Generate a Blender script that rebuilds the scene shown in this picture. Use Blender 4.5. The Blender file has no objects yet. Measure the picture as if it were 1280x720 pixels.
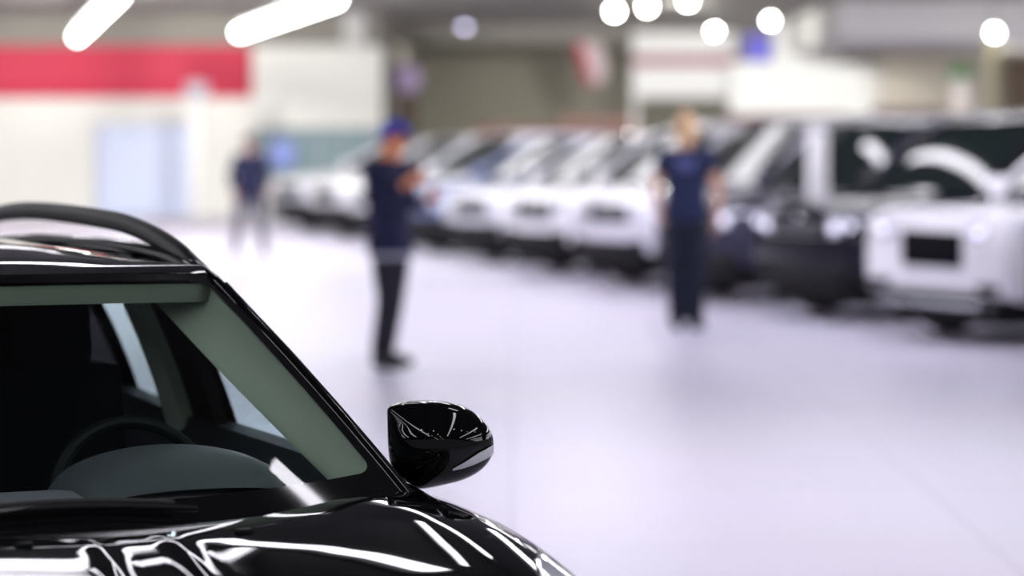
import bpy, bmesh, math, random
import numpy as np
from mathutils import Vector, Matrix

random.seed(7)
SC = bpy.context.scene
COL = SC.collection
F = 3600.0          # focal length in px of a 1280 px wide frame
HC = 1.75           # eye height
HY = 158.0          # horizon row


def at(px, py, Z):
    """world point seen at a pixel at depth Z (used only to work out where things stand)"""
    return Vector(((px - 640) * Z / F, Z, HC - (py - HY) * Z / F))


# ------------------------------------------------------------------ materials
def mat(name, col, rough=0.5, metal=0.0, ior=1.5, coat=0.0, emit=None, estr=0.0, bump=0.0, bscale=40.0, vary=0.0, vscale=3.0, spec=0.5):
    m = bpy.data.materials.new(name)
    m.use_nodes = True
    nt = m.node_tree
    b = nt.nodes['Principled BSDF']
    b.inputs['Base Color'].default_value = (*col, 1)
    b.inputs['Roughness'].default_value = rough
    b.inputs['Metallic'].default_value = metal
    b.inputs['IOR'].default_value = ior
    b.inputs['Coat Weight'].default_value = coat
    b.inputs['Coat Roughness'].default_value = 0.02
    b.inputs['Specular IOR Level'].default_value = spec
    if emit:
        b.inputs['Emission Color'].default_value = (*emit, 1)
        b.inputs['Emission Strength'].default_value = estr
    tc = None
    if bump or vary:
        tc = nt.nodes.new('ShaderNodeTexCoord')
    if vary:
        n = nt.nodes.new('ShaderNodeTexNoise')
        n.inputs['Scale'].default_value = vscale
        n.inputs['Detail'].default_value = 4
        nt.links.new(tc.outputs['Object'], n.inputs['Vector'])
        r = nt.nodes.new('ShaderNodeMixRGB')
        r.inputs[1].default_value = (*[max(0, c * (1 - vary)) for c in col], 1)
        r.inputs[2].default_value = (*[min(1, c * (1 + vary)) for c in col], 1)
        nt.links.new(n.outputs['Fac'], r.inputs[0])
        nt.links.new(r.outputs[0], b.inputs['Base Color'])
    if bump:
        n = nt.nodes.new('ShaderNodeTexNoise')
        n.inputs['Scale'].default_value = bscale
        nt.links.new(tc.outputs['Object'], n.inputs['Vector'])
        bp = nt.nodes.new('ShaderNodeBump')
        bp.inputs['Strength'].default_value = bump
        bp.inputs['Distance'].default_value = 0.01
        nt.links.new(n.outputs['Fac'], bp.inputs['Height'])
        nt.links.new(bp.outputs[0], b.inputs['Normal'])
    return m


def emat(name, col, s):
    m = bpy.data.materials.new(name)
    m.use_nodes = True
    nt = m.node_tree
    nt.nodes.clear()
    e = nt.nodes.new('ShaderNodeEmission')
    e.inputs[0].default_value = (*col, 1)
    e.inputs[1].default_value = s
    o = nt.nodes.new('ShaderNodeOutputMaterial')
    nt.links.new(e.outputs[0], o.inputs[0])
    return m


def glass_mat(name, tint, ior=1.45, gain=1.0, frit=None):
    """thin sheet of tinted glass: transparent with a Fresnel mirror on top; frit=(half,bottom,top,radius) adds the black printed border"""
    m = bpy.data.materials.new(name)
    m.use_nodes = True
    nt = m.node_tree
    N, L = nt.nodes, nt.links
    N.clear()
    tr = N.new('ShaderNodeBsdfTransparent')
    tr.inputs[0].default_value = (*tint, 1)
    gl = N.new('ShaderNodeBsdfGlossy')
    gl.inputs['Roughness'].default_value = 0.015
    fr = N.new('ShaderNodeFresnel')
    # the sheet is thin, so both of its faces reflect alike
    ge = N.new('ShaderNodeNewGeometry')
    ir = N.new('ShaderNodeMix')
    ir.inputs[2].default_value = ior
    ir.inputs[3].default_value = 1 / ior
    L.new(ge.outputs['Backfacing'], ir.inputs[0])
    L.new(ir.outputs[0], fr.inputs[0])
    mx = N.new('ShaderNodeMixShader')
    if gain != 1.0:
        k = N.new('ShaderNodeMath')
        k.operation = 'MULTIPLY'
        k.use_clamp = True
        k.inputs[1].default_value = gain
        L.new(fr.outputs[0], k.inputs[0])
        L.new(k.outputs[0], mx.inputs[0])
    else:
        L.new(fr.outputs[0], mx.inputs[0])
    L.new(tr.outputs[0], mx.inputs[1])
    L.new(gl.outputs[0], mx.inputs[2])
    out = N.new('ShaderNodeOutputMaterial')
    if not frit:
        L.new(mx.outputs[0], out.inputs[0])
        return m
    hx, y0, y1, rad = frit
    uv = N.new('ShaderNodeUVMap')
    sp = N.new('ShaderNodeSeparateXYZ')
    L.new(uv.outputs[0], sp.inputs[0])

    def M(op, a, b=None):
        n = N.new('ShaderNodeMath')
        n.operation = op
        for i, v in enumerate((a, b)):
            if v is None:
                continue
            if isinstance(v, (int, float)):
                n.inputs[i].default_value = v
            else:
                L.new(v, n.inputs[i])
        return n.outputs[0]
    # uv: x = distance from the side edge, y = distance up from the bottom edge, both in metres
    qx = M('MAXIMUM', M('SUBTRACT', hx + rad, sp.outputs[0]), 0.0)
    qy = M('MAXIMUM', M('SUBTRACT', y0 + rad, sp.outputs[1]), 0.0)
    d = M('SQRT', M('ADD', M('MULTIPLY', qx, qx), M('MULTIPLY', qy, qy)))
    inb = M('GREATER_THAN', d, rad)
    top = M('GREATER_THAN', sp.outputs[1], y1)
    black = M('MAXIMUM', inb, top)
    bk = N.new('ShaderNodeBsdfPrincipled')
    bk.inputs['Base Color'].default_value = (.004, .004, .005, 1)
    bk.inputs['Roughness'].default_value = .06
    m2 = N.new('ShaderNodeMixShader')
    L.new(black, m2.inputs[0])
    L.new(mx.outputs[0], m2.inputs[1])
    L.new(bk.outputs[0], m2.inputs[2])
    L.new(m2.outputs[0], out.inputs[0])
    return m


# ------------------------------------------------------------------ objects
def link(name, me, m=None, parent=None):
    o = bpy.data.objects.new(name, me)
    COL.objects.link(o)
    if m is not None and me is not None:
        for mm in (m if isinstance(m, (list, tuple)) else [m]):
            me.materials.append(mm)
    if parent:
        o.parent = parent
    return o


def tag(o, label=None, cat=None, group=None, kind=None):
    if label:
        o['label'] = label
    if cat:
        o['category'] = cat
    if group:
        o['group'] = group
    if kind:
        o['kind'] = kind
    return o


def empty(name, loc=(0, 0, 0), rz=0.0):
    o = bpy.data.objects.new(name, None)
    o.empty_display_size = 0.1
    COL.objects.link(o)
    o.location = loc
    o.rotation_euler = (0, 0, rz)
    return o


class MB:
    """collects shapes into one mesh"""

    def __init__(self):
        self.v, self.f, self.mi, self.uv = [], [], [], None

    def add(self, vs, fs, mi=0):
        b = len(self.v)
        self.v += [tuple(p) for p in vs]
        self.f += [tuple(b + i for i in f) for f in fs]
        self.mi += [mi] * len(fs)
        return self

    def box(self, c, s, rz=0.0, bev=0.0, mi=0, M=None):
        bm = bmesh.new()
        bmesh.ops.create_cube(bm, size=1)
        bmesh.ops.scale(bm, vec=s, verts=bm.verts)
        if bev:
            bmesh.ops.bevel(bm, geom=list(bm.edges), offset=bev, segments=2, affect='EDGES', profile=0.6)
        if rz:
            bmesh.ops.rotate(bm, matrix=Matrix.Rotation(rz, 3, 'Z'), verts=bm.verts)
        if M is not None:
            bmesh.ops.transform(bm, matrix=M, verts=bm.verts)
        bmesh.ops.translate(bm, vec=c, verts=bm.verts)
        bm.verts.index_update()
        self.add([v.co for v in bm.verts], [[v.index for v in f.verts] for f in bm.faces], mi)
        bm.free()
        return self

    def grid(self, P, mi=0, flip=False, closed_u=False, closed_v=False):
        """P: array (n,m,3)"""
        n, m = len(P), len(P[0])
        vs = [tuple(P[i][j]) for i in range(n) for j in range(m)]
        fs = []
        for i in range(n if closed_u else n - 1):
            for j in range(m if closed_v else m - 1):
                a, b = i * m + j, i * m + (j + 1) % m
                c, d = ((i + 1) % n) * m + (j + 1) % m, ((i + 1) % n) * m + j
                fs.append((a, d, c, b) if flip else (a, b, c, d))
        return self.add(vs, fs, mi)

    def tube(self, pts, r, n=12, cap=True, mi=0, flat=None, up=(0, 0, 1)):
        """sweep of an ellipse; r: radius, list of radii, or list of (across, up) pairs"""
        pts = [Vector(p) for p in pts]
        k = len(pts)
        rr = r if isinstance(r, (list, tuple)) else [r] * k
        rings = []
        prev = None
        for i, p in enumerate(pts):
            t = (pts[min(i + 1, k - 1)] - pts[max(i - 1, 0)]).normalized()
            u = Vector(up)
            if abs(t.dot(u)) > 0.98:
                u = prev if prev is not None else Vector((1, 0, 0))
            s = t.cross(u).normalized()
            w = s.cross(t).normalized()
            prev = w
            a, b = rr[i] if isinstance(rr[i], (list, tuple)) else (rr[i], rr[i])
            rings.append([p + s * (a * math.cos(2 * math.pi * q / n)) + w * (b * math.sin(2 * math.pi * q / n)) for q in range(n)])
        self.grid(rings, mi, closed_v=True)
        if cap:
            b = len(self.v) - k * n
            self.f.append(tuple(b + q for q in range(n))[::-1])
            self.f.append(tuple(b + (k - 1) * n + q for q in range(n)))
            self.mi += [mi, mi]
        return self

    def lathe(self, prof, c=(0, 0, 0), axis='Z', n=24, mi=0, caps=True):
        """prof: list of (radius, height)"""
        rings = []
        for r, h in prof:
            ring = []
            for q in range(n):
                a = 2 * math.pi * q / n
                x, y = r * math.cos(a), r * math.sin(a)
                p = {'Z': (x, y, h), 'Y': (x, h, y), 'X': (h, x, y)}[axis]
                ring.append(Vector(p) + Vector(c))
            rings.append(ring)
        self.grid(rings, mi, closed_v=True)
        if caps:
            b = len(self.v) - len(prof) * n
            self.f.append(tuple(b + q for q in range(n))[::-1])
            self.f.append(tuple(b + (len(prof) - 1) * n + q for q in range(n)))
            self.mi += [mi, mi]
        return self

    def mirror_y(self):
        n = len(self.v)
        self.v += [(x, -y, z) for x, y, z in self.v]
        self.f += [tuple(n + i for i in f)[::-1] for f in self.f]
        self.mi += list(self.mi)
        return self

    def mesh(self, name, smooth=True, angle=None, weld=1e-5, recalc=True):
        me = bpy.data.meshes.new(name)
        me.from_pydata(self.v, [], self.f)
        me.polygons.foreach_set('material_index', self.mi)
        bm = bmesh.new()
        bm.from_mesh(me)
        if weld:
            bmesh.ops.remove_doubles(bm, verts=bm.verts, dist=weld)
        if recalc:
            bmesh.ops.recalc_face_normals(bm, faces=bm.faces)
        bm.to_mesh(me)
        bm.free()
        me.update()
        if smooth:
            me.polygons.foreach_set('use_smooth', [True] * len(me.polygons))
            if angle:
                me.set_sharp_from_angle(angle=math.radians(angle))
        return me

    def build(self, name, m, parent=None, smooth=True, angle=35, **k):
        return link(name, self.mesh(name, smooth, angle, **k), m, parent)


# ------------------------------------------------------------------ splines
def spline(pts, ts=None, n=None):
    """natural cubic spline through points; ts in index units"""
    P = np.asarray(pts, float)
    if P.ndim == 1:
        P = P[:, None]
    k = len(P)
    if ts is None:
        ts = np.linspace(0, k - 1, n)
    ts = np.asarray(ts, float)
    if k == 2:
        return P[0] + (P[1] - P[0]) * ts[:, None]
    A = np.zeros((k, k))
    R = np.zeros_like(P)
    A[0, 0] = A[-1, -1] = 1
    for i in range(1, k - 1):
        A[i, i - 1], A[i, i], A[i, i + 1] = 1, 4, 1
        R[i] = 6 * (P[i + 1] - 2 * P[i] + P[i - 1])
    M = np.linalg.solve(A, R)
    i = np.clip(np.floor(ts).astype(int), 0, k - 2)
    t = (ts - i)[:, None]
    a, b = P[i], P[i + 1]
    ma, mb = M[i], M[i + 1]
    return a * (1 - t) + b * t + ((1 - t) ** 3 - (1 - t)) * ma / 6 + (t ** 3 - t) * mb / 6


def surf(net, us, vs):
    net = np.asarray(net, float)
    A = np.stack([spline(net[:, j], us) for j in range(net.shape[1])], 1)
    return np.stack([spline(A[i], vs) for i in range(A.shape[0])], 0)


def interp(x, xs, ys):
    """smooth monotone-ish interpolation"""
    return float(np.interp(x, xs, ys))


def pchip(x, xs, ys):
    xs, ys = np.asarray(xs, float), np.asarray(ys, float)
    if xs[0] > xs[-1]:
        xs, ys = xs[::-1], ys[::-1]
    h = np.diff(xs)
    d = np.diff(ys) / h
    m = np.zeros(len(xs))
    m[0], m[-1] = d[0], d[-1]
    for i in range(1, len(xs) - 1):
        if d[i - 1] * d[i] > 0:
            w1, w2 = 2 * h[i] + h[i - 1], h[i] + 2 * h[i - 1]
            m[i] = (w1 + w2) / (w1 / d[i - 1] + w2 / d[i])
    x = min(max(x, xs[0]), xs[-1])
    i = min(max(int(np.searchsorted(xs, x)) - 1, 0), len(xs) - 2)
    t = (x - xs[i]) / h[i]
    return float((2 * t ** 3 - 3 * t * t + 1) * ys[i] + (t ** 3 - 2 * t * t + t) * h[i] * m[i] + (-2 * t ** 3 + 3 * t * t) * ys[i + 1] + (t ** 3 - t * t) * h[i] * m[i + 1])


def subsurf(me, levels=2):
    o = bpy.data.objects.new('t', me)
    COL.objects.link(o)
    md = o.modifiers.new('s', 'SUBSURF')
    md.levels = md.render_levels = levels
    dg = bpy.context.evaluated_depsgraph_get()
    r = bpy.data.meshes.new_from_object(o.evaluated_get(dg))
    COL.objects.unlink(o)
    bpy.data.objects.remove(o)
    r.polygons.foreach_set('use_smooth', [True] * len(r.polygons))
    return r


def skin(name, V, E, R, m, parent=None, levels=2, root=0):
    me = bpy.data.meshes.new(name)
    me.from_pydata([tuple(v) for v in V], E, [])
    o = bpy.data.objects.new('t', me)
    COL.objects.link(o)
    md = o.modifiers.new('k', 'SKIN')
    md.use_smooth_shade = True
    sv = me.skin_vertices[0].data
    for i, r in enumerate(R):
        sv[i].radius = r if isinstance(r, (tuple, list)) else (r, r)
        sv[i].use_root = (i == root)
    s = o.modifiers.new('s', 'SUBSURF')
    s.levels = s.render_levels = levels
    dg = bpy.context.evaluated_depsgraph_get()
    r = bpy.data.meshes.new_from_object(o.evaluated_get(dg))
    COL.objects.unlink(o)
    bpy.data.objects.remove(o)
    r.polygons.foreach_set('use_smooth', [True] * len(r.polygons))
    return link(name, r, m, parent)
# ------------------------------------------------------------------ the black estate car in front
TH = math.radians(25.0)
CAR_O = Vector((-0.900, 6.037, 0.0))
CAR_RZ = TH - math.pi / 2

M_BLACK = mat('black_car_paint', (.0025, .0025, .003), rough=.025, ior=1.38)
M_TRIMBLK = mat('black_trim', (.006, .006, .007), rough=.22)
M_SATIN = mat('satin_black', (.006, .0085, .0085), rough=.42, spec=.08)
M_RUBBER = mat('tyre_rubber', (.012, .012, .013), rough=.75, bump=.2)
M_VOID = mat('underbody_black', (.004, .004, .004), rough=.9)
M_CHROME = mat('chrome', (.75, .76, .8), rough=.08, metal=1.0)
M_SILVER = mat('signal_silver', (.62, .64, .68), rough=.22, metal=.35)
M_ALLOY = mat('alloy_rim', (.45, .46, .5), rough=.25, metal=.9)
M_LAMP = mat('headlamp_glass', (.62, .64, .72), rough=.05, ior=1.5, coat=1)
M_TAIL = mat('tail_lamp_red', (.25, .005, .008), rough=.08, coat=1)
M_BEIGE = mat('pale_pillar_trim', (.36, .39, .33), rough=.8, vary=.03)
M_HEADT = mat('header_trim_cloth', (.12, .135, .11), rough=.9)
M_BEIGE2 = mat('centre_pillar_cloth', (.80, .84, .72), rough=.85)
M_DASH = mat('dash_plastic', (.050, .054, .064), rough=.5, bump=.15, bscale=300)
M_DASHTOP = mat('dash_top_plastic', (.15, .135, .175), rough=.6)
M_SEAT = mat('black_seat_fabric', (.005, .005, .006), rough=.95, spec=.05)
M_HEAD = mat('headliner_cloth', (.10, .065, .055), rough=.95)
M_DKBROWN = mat('dark_brown_trim', (.02, .015, .014), rough=.8)
M_PLATE = mat('plate_white', (.7, .7, .7), rough=.5)
M_MIRG = mat('mirror_face', (.8, .82, .85), rough=.02, metal=1)
G_WIND = glass_mat('windscreen_glass', (.84, .94, .89), 1.5, 1.0, frit=(.03, .085, .935, .045))
G_SIDE = glass_mat('side_glass', (.66, .76, .82), 1.45)
G_PRIV = glass_mat('privacy_glass', (.03, .03, .035), 1.45)

XS_ZC = ([1.2, 1.1, .95, .72, .6, .4, .2, 0, -.15, -.5, -1.5, -2.5, -3.0], [.66, .735, .795, .856, .880, .912, .930, .930, .944, .955, .970, 1.0, .98])
XS_W = ([1.2, 1.1, .9, .6, .2, -.5, -2.2, -3.0, -3.3, -3.42], [.60, .72, .82, .87, .885, .89, .885, .84, .74, .60])


def zc(f):
    return pchip(f, *XS_ZC)


def ramp(x, a, w):
    """smoothed max(0, x-a)"""
    return .5 * ((x - a) + math.sqrt((x - a) ** 2 + w * w)) - .5 * (math.sqrt(a * a + w * w) - a)


def hood_pt(t, s):
    l0 = .81 * s
    fr = .30 - .30 * (abs(l0) / .74) ** 2
    fn = 1.20 - .30 * (abs(l0) / .8) ** 2.5
    f = fr + (fn - fr) * t
    l = l0 * (1 - .08 * t ** 3)
    a = abs(l0)
    zo = pchip(f, [-.1, 0, .15, .3, .45, .6, .9, 1.1, 1.2], [.938, .938, .936, .930, .918, .901, .853, .785, .72])
    z = pchip(f, [-.1, 0, .15, .27, .36, .42, .48, .55, .7, .9, 1.1, 1.2], [.938, .938, .936, .932, .9245, .913, .899, .880, .838, .785, .73, .69])
    k = pchip(f, [-.05, .0, .22, .5, 1.1, 1.2], [.5, .55, .95, 1.0, .35, .2])
    cr = .072 + .05 * t
    # flat middle, side panels rising to the shoulder crease, falling to the wing crest and over it
    g = .060 * ramp(a, cr, .03) - .19 * ramp(a, .615, .030) - .42 * ramp(a, .765, .035)
    g += .0035 * math.exp(-((a - cr) / .022) ** 2) * min(1, t * 8 + .3)
    z += (zo - z) / .54 * (ramp(a, cr, .05) - ramp(a, .615, .05))
    return (f, l, z + k * g)


def ws_pt(u, v, off=0.0):
    a = abs(u) ** 2.2
    b = Vector((.17 - .19 * a, .733 * u, .925 + .02 * u * u))
    t = Vector((-.66 - .13 * a, .545 * u, 1.408 - .014 * u * u))
    p = b.lerp(t, v)
    p += Vector((.5, 0, .86)) * (.012 * 4 * v * (1 - v) + off)
    return p


def roof_pt(k, s):
    """k 0..1 header to tail"""
    a = abs(s) ** 2.2
    f = (-.66 - .13 * a) * (1 - k) + (-3.15) * k
    zz = pchip(f, [-.66, -.9, -1.4, -2.0, -2.6, -3.15], [1.408, 1.434, 1.452, 1.452, 1.435, 1.395])
    if k == 0:
        zz = 1.408
    e = .014 + .03 * min(1, k * 6)
    return (f, .555 * s, zz - e * abs(s) ** 2.6 if k else 1.408 - .014 * s * s)


CANT = [tuple(ws_pt(1, v) + Vector((-.016, .006, -.006))) for v in (-.06, .12, .30, .48, .66, .84, 1.0)]
CANT += [(-1.05, .562, 1.414), (-1.35, .570, 1.424), (-1.7, .574, 1.426), (-2.2, .572, 1.418), (-2.7, .564, 1.398), (-3.02, .556, 1.362), (-3.22, .60, 1.24), (-3.36, .68, 1.0)]
CANT_S = spline(CANT, n=100)


def cant_at(f):
    i = int(np.argmin(abs(CANT_S[:, 0] - f)))
    return CANT_S[i]


def wheel(parent, loc, R=.33, w=.21, side=1, name='wheel', rim_mat=None, spokes=5, seg=32):
    tb = MB()
    h = w / 2
    tb.lathe([(R * .66, -h), (R * .80, -h - .004), (R * .95, -h * .92), (R, -h * .55), (R, h * .55), (R * .95, h * .92), (R * .80, h + .004), (R * .66, h), (R * .60, h * .6), (R * .6, -h * .6), (R * .66, -h)], axis='Y', n=seg, caps=False)
    t = tb.build(name, M_RUBBER, parent)
    t.location = loc
    rb = MB()
    o = side * h * .75
    rb.lathe([(R * .66, -side * h * .6), (R * .66, o), (R * .62, o + side * .01), (R * .60, o - side * .02), (R * .58, -side * h * .4), (.02, -side * h * .4)], axis='Y', n=seg, caps=False)
    for q in range(spokes):
        a = 2 * math.pi * q / spokes
        d = Vector((math.cos(a), 0, math.sin(a)))
        Mx = Matrix.Rotation(-a, 3, 'Y').to_4x4()
        rb.box(d * (R * .33) + Vector((0, o - side * .015, 0)), (R * .62, .03, R * .15), M=Mx, bev=.006)
    rb.lathe([(.001, o + side * .004), (.05, o), (.055, o - side * .03)], axis='Y', n=20, caps=False)
    r = rb.build('rim', rim_mat or M_ALLOY, t)
    return t


def front_car():
    root = empty('estate_car', CAR_O, CAR_RZ)
    tag(root, 'glossy black estate car with roof rails, cropped at lower left', 'car')
    SH = .905
    nT = 70
    ts = np.linspace(0, 1, nT)
    # bonnet
    h = MB()
    h.grid([[hood_pt(t, s) for s in np.linspace(-SH, SH, 121)] for t in ts])
    hood = h.build('bonnet', M_BLACK, root, angle=None)
    # washer nozzles on the bonnet
    for sy in (-1, 1):
        nz = MB()
        p = Vector(hood_pt(.10, sy * .28))
        nz.box((p.x, p.y, p.z + .002), (.02, .035, .010), bev=.004)
        nz.build('washer_nozzle', M_SATIN, hood)
    u = MB()
    u.grid([[Vector(hood_pt(t, s)) - Vector((0, 0, .03)) for s in np.linspace(-.97, .97, 41)] for t in np.linspace(.0, .97, 21)])
    u.build('bonnet_underlay', M_VOID, root)  # dark sheet under the bonnet, stands for the shade in its gaps
    # wings
    FW, RW, WR = .47, -2.35, .33

    def zbot(f):
        z = .20
        for a in (FW, RW):
            d = abs(f - a)
            if d < .385:
                z = max(z, .33 + math.sqrt(.385 ** 2 - d * d))
        return z

    def side_col(f, sg, crest=None):
        w = pchip(f, *XS_W)
        c = crest if crest is not None else Vector((f, .80 if f < 0 else .81, zc(f)))
        lc, zz = abs(c[1]), c[2]
        w = max(w, lc + .03)
        zb = zbot(f)
        P = [(lc, zz), (lc + .018, zz - .008), (lc + .6 * (w - lc), zz - .04), (w - .006, zz - .12), (w, .68), (w - .004, .5), (w - .03, .32), (w - .07, .20)]
        P = [(l, max(z, zb)) for l, z in P]
        Q = spline(P, n=29)
        return [(f, sg * q[0], max(q[1], zb)) for q in Q]

    for sg in (1, -1):
        w_ = MB()
        top = [[hood_pt(t, sg * s) for s in np.linspace(SH + .0035, 1, 12)] for t in ts]
        w_.grid(top)
        cols = []
        for t in ts:
            c = Vector(hood_pt(t, sg))
            cols.append(side_col(c.x, sg, c))
        w_.grid(cols)
        w_.build('wing', M_BLACK, root, angle=None, weld=1e-4)
        # doors and rear quarter, belt line down
        for nm, f0, f1 in (('door', -.13, -1.095), ('door', -1.105, -2.0), ('rear_quarter', -2.01, -3.38)):
            d = MB()
            fs = np.linspace(f0, f1, 44)
            d.grid([side_col(f, sg) for f in fs])
            if nm == 'door':
                # window ledge
                d.grid([[(f, sg * .80, zc(f)), (f, sg * .775, zc(f) + .004), (f, sg * .755, zc(f) - .02)] for f in fs])
            dd = d.build(nm, M_BLACK, root, angle=None)
            if nm == 'door':
                hb = MB()
                fm = f1 + .16
                hb.tube([(fm + .1, sg * .885, .80), (fm + .07, sg * .925, .80), (fm - .07, sg * .925, .80), (fm - .1, sg * .885, .80)], .014, n=8)
                hb.build('handle', M_BLACK, dd)
        # wing-to-door filler strip below the pillar foot
        k = MB()
        k.grid([side_col(f, sg) for f in np.linspace(-.055, -.125, 4)])
        k.build('sill_strip', M_BLACK, root)
        # pillar and cant rail
        p = MB()
        pts = [(x, sg * y, z) for x, y, z in CANT_S]
        rr = []
        for x, y, z in CANT_S:
            a = interp(-x, [0, .8, 1.0, 2.9, 3.3], [.017, .016, .020, .022, .045])
            rr.append((a, a * 1.1))
        p.tube(pts, rr, n=18)
        pl = p.build('roof_pillar', M_BLACK, root, angle=None)
        tr = MB()
        tr.tube([(x + .004, sg * (y + .012), z + .012) for x, y, z in CANT_S[:40]], .0045, n=8)
        tr.build('pillar_seal', M_SATIN, pl)
        # roof rail
        rp = [(-.79, .556, 1.386), (-.90, .556, 1.405), (-1.05, .556, 1.437), (-1.22, .556, 1.466), (-1.42, .556, 1.488), (-1.65, .556, 1.499), (-2.1, .556, 1.505), (-2.5, .556, 1.500), (-2.8, .556, 1.480), (-3.0, .556, 1.445), (-3.1, .556, 1.39)]
        S = spline(rp, n=60)
        r = MB()
        rr = []
        for x, y, z in S:
            b = interp(-x, [.79, .88, 1.0, 1.2, 2.6, 2.9, 3.1], [.008, .019, .028, .027, .026, .024, .012])
            rr.append((.017, b))
        r.tube([(x, sg * y, z) for x, y, z in S], rr, n=16)
        r.build('roof_rail', M_SATIN, root, angle=None)
        # ditch moulding under the rail
        q = MB()
        q.tube([(x, sg * (y - .035), z + .008) for x, y, z in CANT_S[44:80]], (.009), n=8)
        q.build('roof_moulding', M_SATIN, root)
        # side glass
        def sidewin(f0, f1, name, m, n=22):
            g = MB()
            rows = []
            for f in np.linspace(f0, f1, n):
                c = cant_at(f)
                b = Vector((f, .775, zc(f) + .0))
                t_ = Vector((f, c[1] - .004, c[2] - .012))
                row = []
                for v in np.linspace(0, 1, 9):
                    pnt = b.lerp(t_, v)
                    pnt.y += .018 * 4 * v * (1 - v)
                    row.append((pnt.x, sg * pnt.y, pnt.z))
                rows.append(row)
            g.grid(rows)
            return g.build(name, m, root, angle=None)
        sidewin(-.10, -1.20, 'side_window', G_SIDE)
        sidewin(-1.20, -1.56, 'door_pillar', M_BLACK, 7)
        sidewin(-1.56, -2.04, 'side_window', G_SIDE)
        sidewin(-2.04, -2.2, 'door_pillar', M_BLACK, 5)
        sidewin(-2.2, -3.18, 'quarter_window', G_PRIV)
        # interior trims of the pillars
        a = MB()
        rows = []
        for v in np.linspace(-.02, 1.02, 24):
            e = ws_pt(1.0, v)
            w = .09 + .02 * math.sin(v * 3.14) + .05 * v
            rows.append([(e.x + .0, sg * (e.y - .008), e.z - .010), (e.x - .06, sg * (e.y - .05), e.z - .02), (e.x - .13, sg * (e.y - w * .85), e.z - .02), (e.x - .18, sg * (e.y - w), e.z - .005), (e.x - .22, sg * (e.y - .03), e.z - .03)])
        a.grid(rows)
        a.build('pillar_trim', M_BEIGE, root)
        b = MB()
        rows = []
        for v in np.linspace(0, 1, 14):
            c = cant_at(-1.5)
            y0 = .775 + (c[1] - .775) * v + .018 * 4 * v * (1 - v)
            z = .90 + (c[2] - .02 - .90) * v
            fs_ = -1.50
            rows.append([(fs_ + .07, sg * (y0 - .015), z), (fs_ + .06, sg * (y0 - .055), z), (fs_ - .01, sg * (y0 - .075), z), (fs_ - .08, sg * (y0 - .06), z), (fs_ - .09, sg * (y0 - .015), z)])
        b.grid(rows)
        b.build('centre_pillar_trim', M_BEIGE2, root)
        dk = MB()
        rows = []
        for v in np.linspace(0, 1, 14):
            c = cant_at(-1.3)
            y0 = .775 + (c[1] - .775) * v + .018 * 4 * v * (1 - v)
            z = .90 + (c[2] - .01 - .90) * v
            rows.append([(-1.19, sg * (y0 - .008), z), (-1.22, sg * (y0 - .035), z), (-1.38, sg * (y0 - .04), z), (-1.42, sg * (y0 - .01), z)])
        dk.grid(rows)
        dk.build('door_frame_trim', M_DKBROWN, root)
        # door cards
        dc = MB()
        rows = []
        for f in np.linspace(-.12, -2.1, 30):
            zt = zc(f)
            rows.append([(f, sg * .775, zt - .005), (f, sg * .755, zt + .022), (f, sg * .715, zt + .012), (f, sg * .695, zt - .05), (f, sg * .70, zt - .25), (f, sg * .70, .35)])
        dc.grid(rows)
        dc.build('door_card', M_DASH, root)
        # wheels
        for fx in (FW, RW):
            wheel(root, (fx, sg * .775, .33), side=sg)
        # wheel wells
        for fx in (FW, RW):
            wl = MB()
            wl.grid([[(fx + .39 * math.cos(a), sg * y, .33 + .39 * math.sin(a)) for y in (.58, .86)] for a in np.linspace(-.15, math.pi + .15, 22)])
            wl.build('wheel_well', M_VOID, root)
        # headlamp, tail lamp
        hl = MB()
        rows = []
        for t in np.linspace(.72, .985, 12):
            rows.append([Vector(hood_pt(t, sg * s)) + Vector((.004, 0, .004)) for s in np.linspace(.935 - .18 * (t - .72) / .26, .995, 8)])
        hl.grid(rows)
        lamp = hl.build('headlamp', M_LAMP, root)
        rim = MB()
        rim.tube([r_[0] + Vector((0, 0, .001)) for r_ in rows], .005, n=6)
        rim.build('lamp_bezel', M_CHROME, lamp)
        tl = MB()
        tl.box((-3.34, sg * .72, .90), (.16, .12, .16), bev=.03)
        tl.build('tail_lamp', M_TAIL, root)
    # windscreen
    nu, nv = 61, 31
    us, vs = np.linspace(-1, 1, nu), np.linspace(0, 1, nv)
    V, UVS, Fc = [], [], []
    for v in vs:
        for u_ in us:
            V.append(tuple(ws_pt(u_, v)))
            UVS.append(((1 - abs(u_)) * (.733 + (.545 - .733) * v), v * .975))
    for i in range(nv - 1):
        for j in range(nu - 1):
            Fc.append((i * nu + j, i * nu + j + 1, (i + 1) * nu + j + 1, (i + 1) * nu + j))
    me = bpy.data.meshes.new('windscreen')
    me.from_pydata(V, [], Fc)
    uvl = me.uv_layers.new(name='UVMap')
    for lp in me.loops:
        uvl.data[lp.index].uv = UVS[lp.vertex_index]
    me.polygons.foreach_set('use_smooth', [True] * len(me.polygons))
    link('windscreen', me, G_WIND, root)
    # cowl, wiper arms
    c = MB()
    rows = []
    for u_ in np.linspace(-1.03, 1.03, 41):
        b = ws_pt(max(-1, min(1, u_)), 0)
        b.y = .745 * u_
        hp = Vector(hood_pt(0, max(-1, min(1, b.y / .81))))
        rows.append([(b.x - .03, b.y, b.z + .0), (b.x + .01, b.y, b.z - .004), (hp.x - .02, b.y, hp.z - .030), (hp.x + .05, b.y, hp.z - .045)])
    c.grid(rows)
    c.build('cowl', M_TRIMBLK, root)
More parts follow.
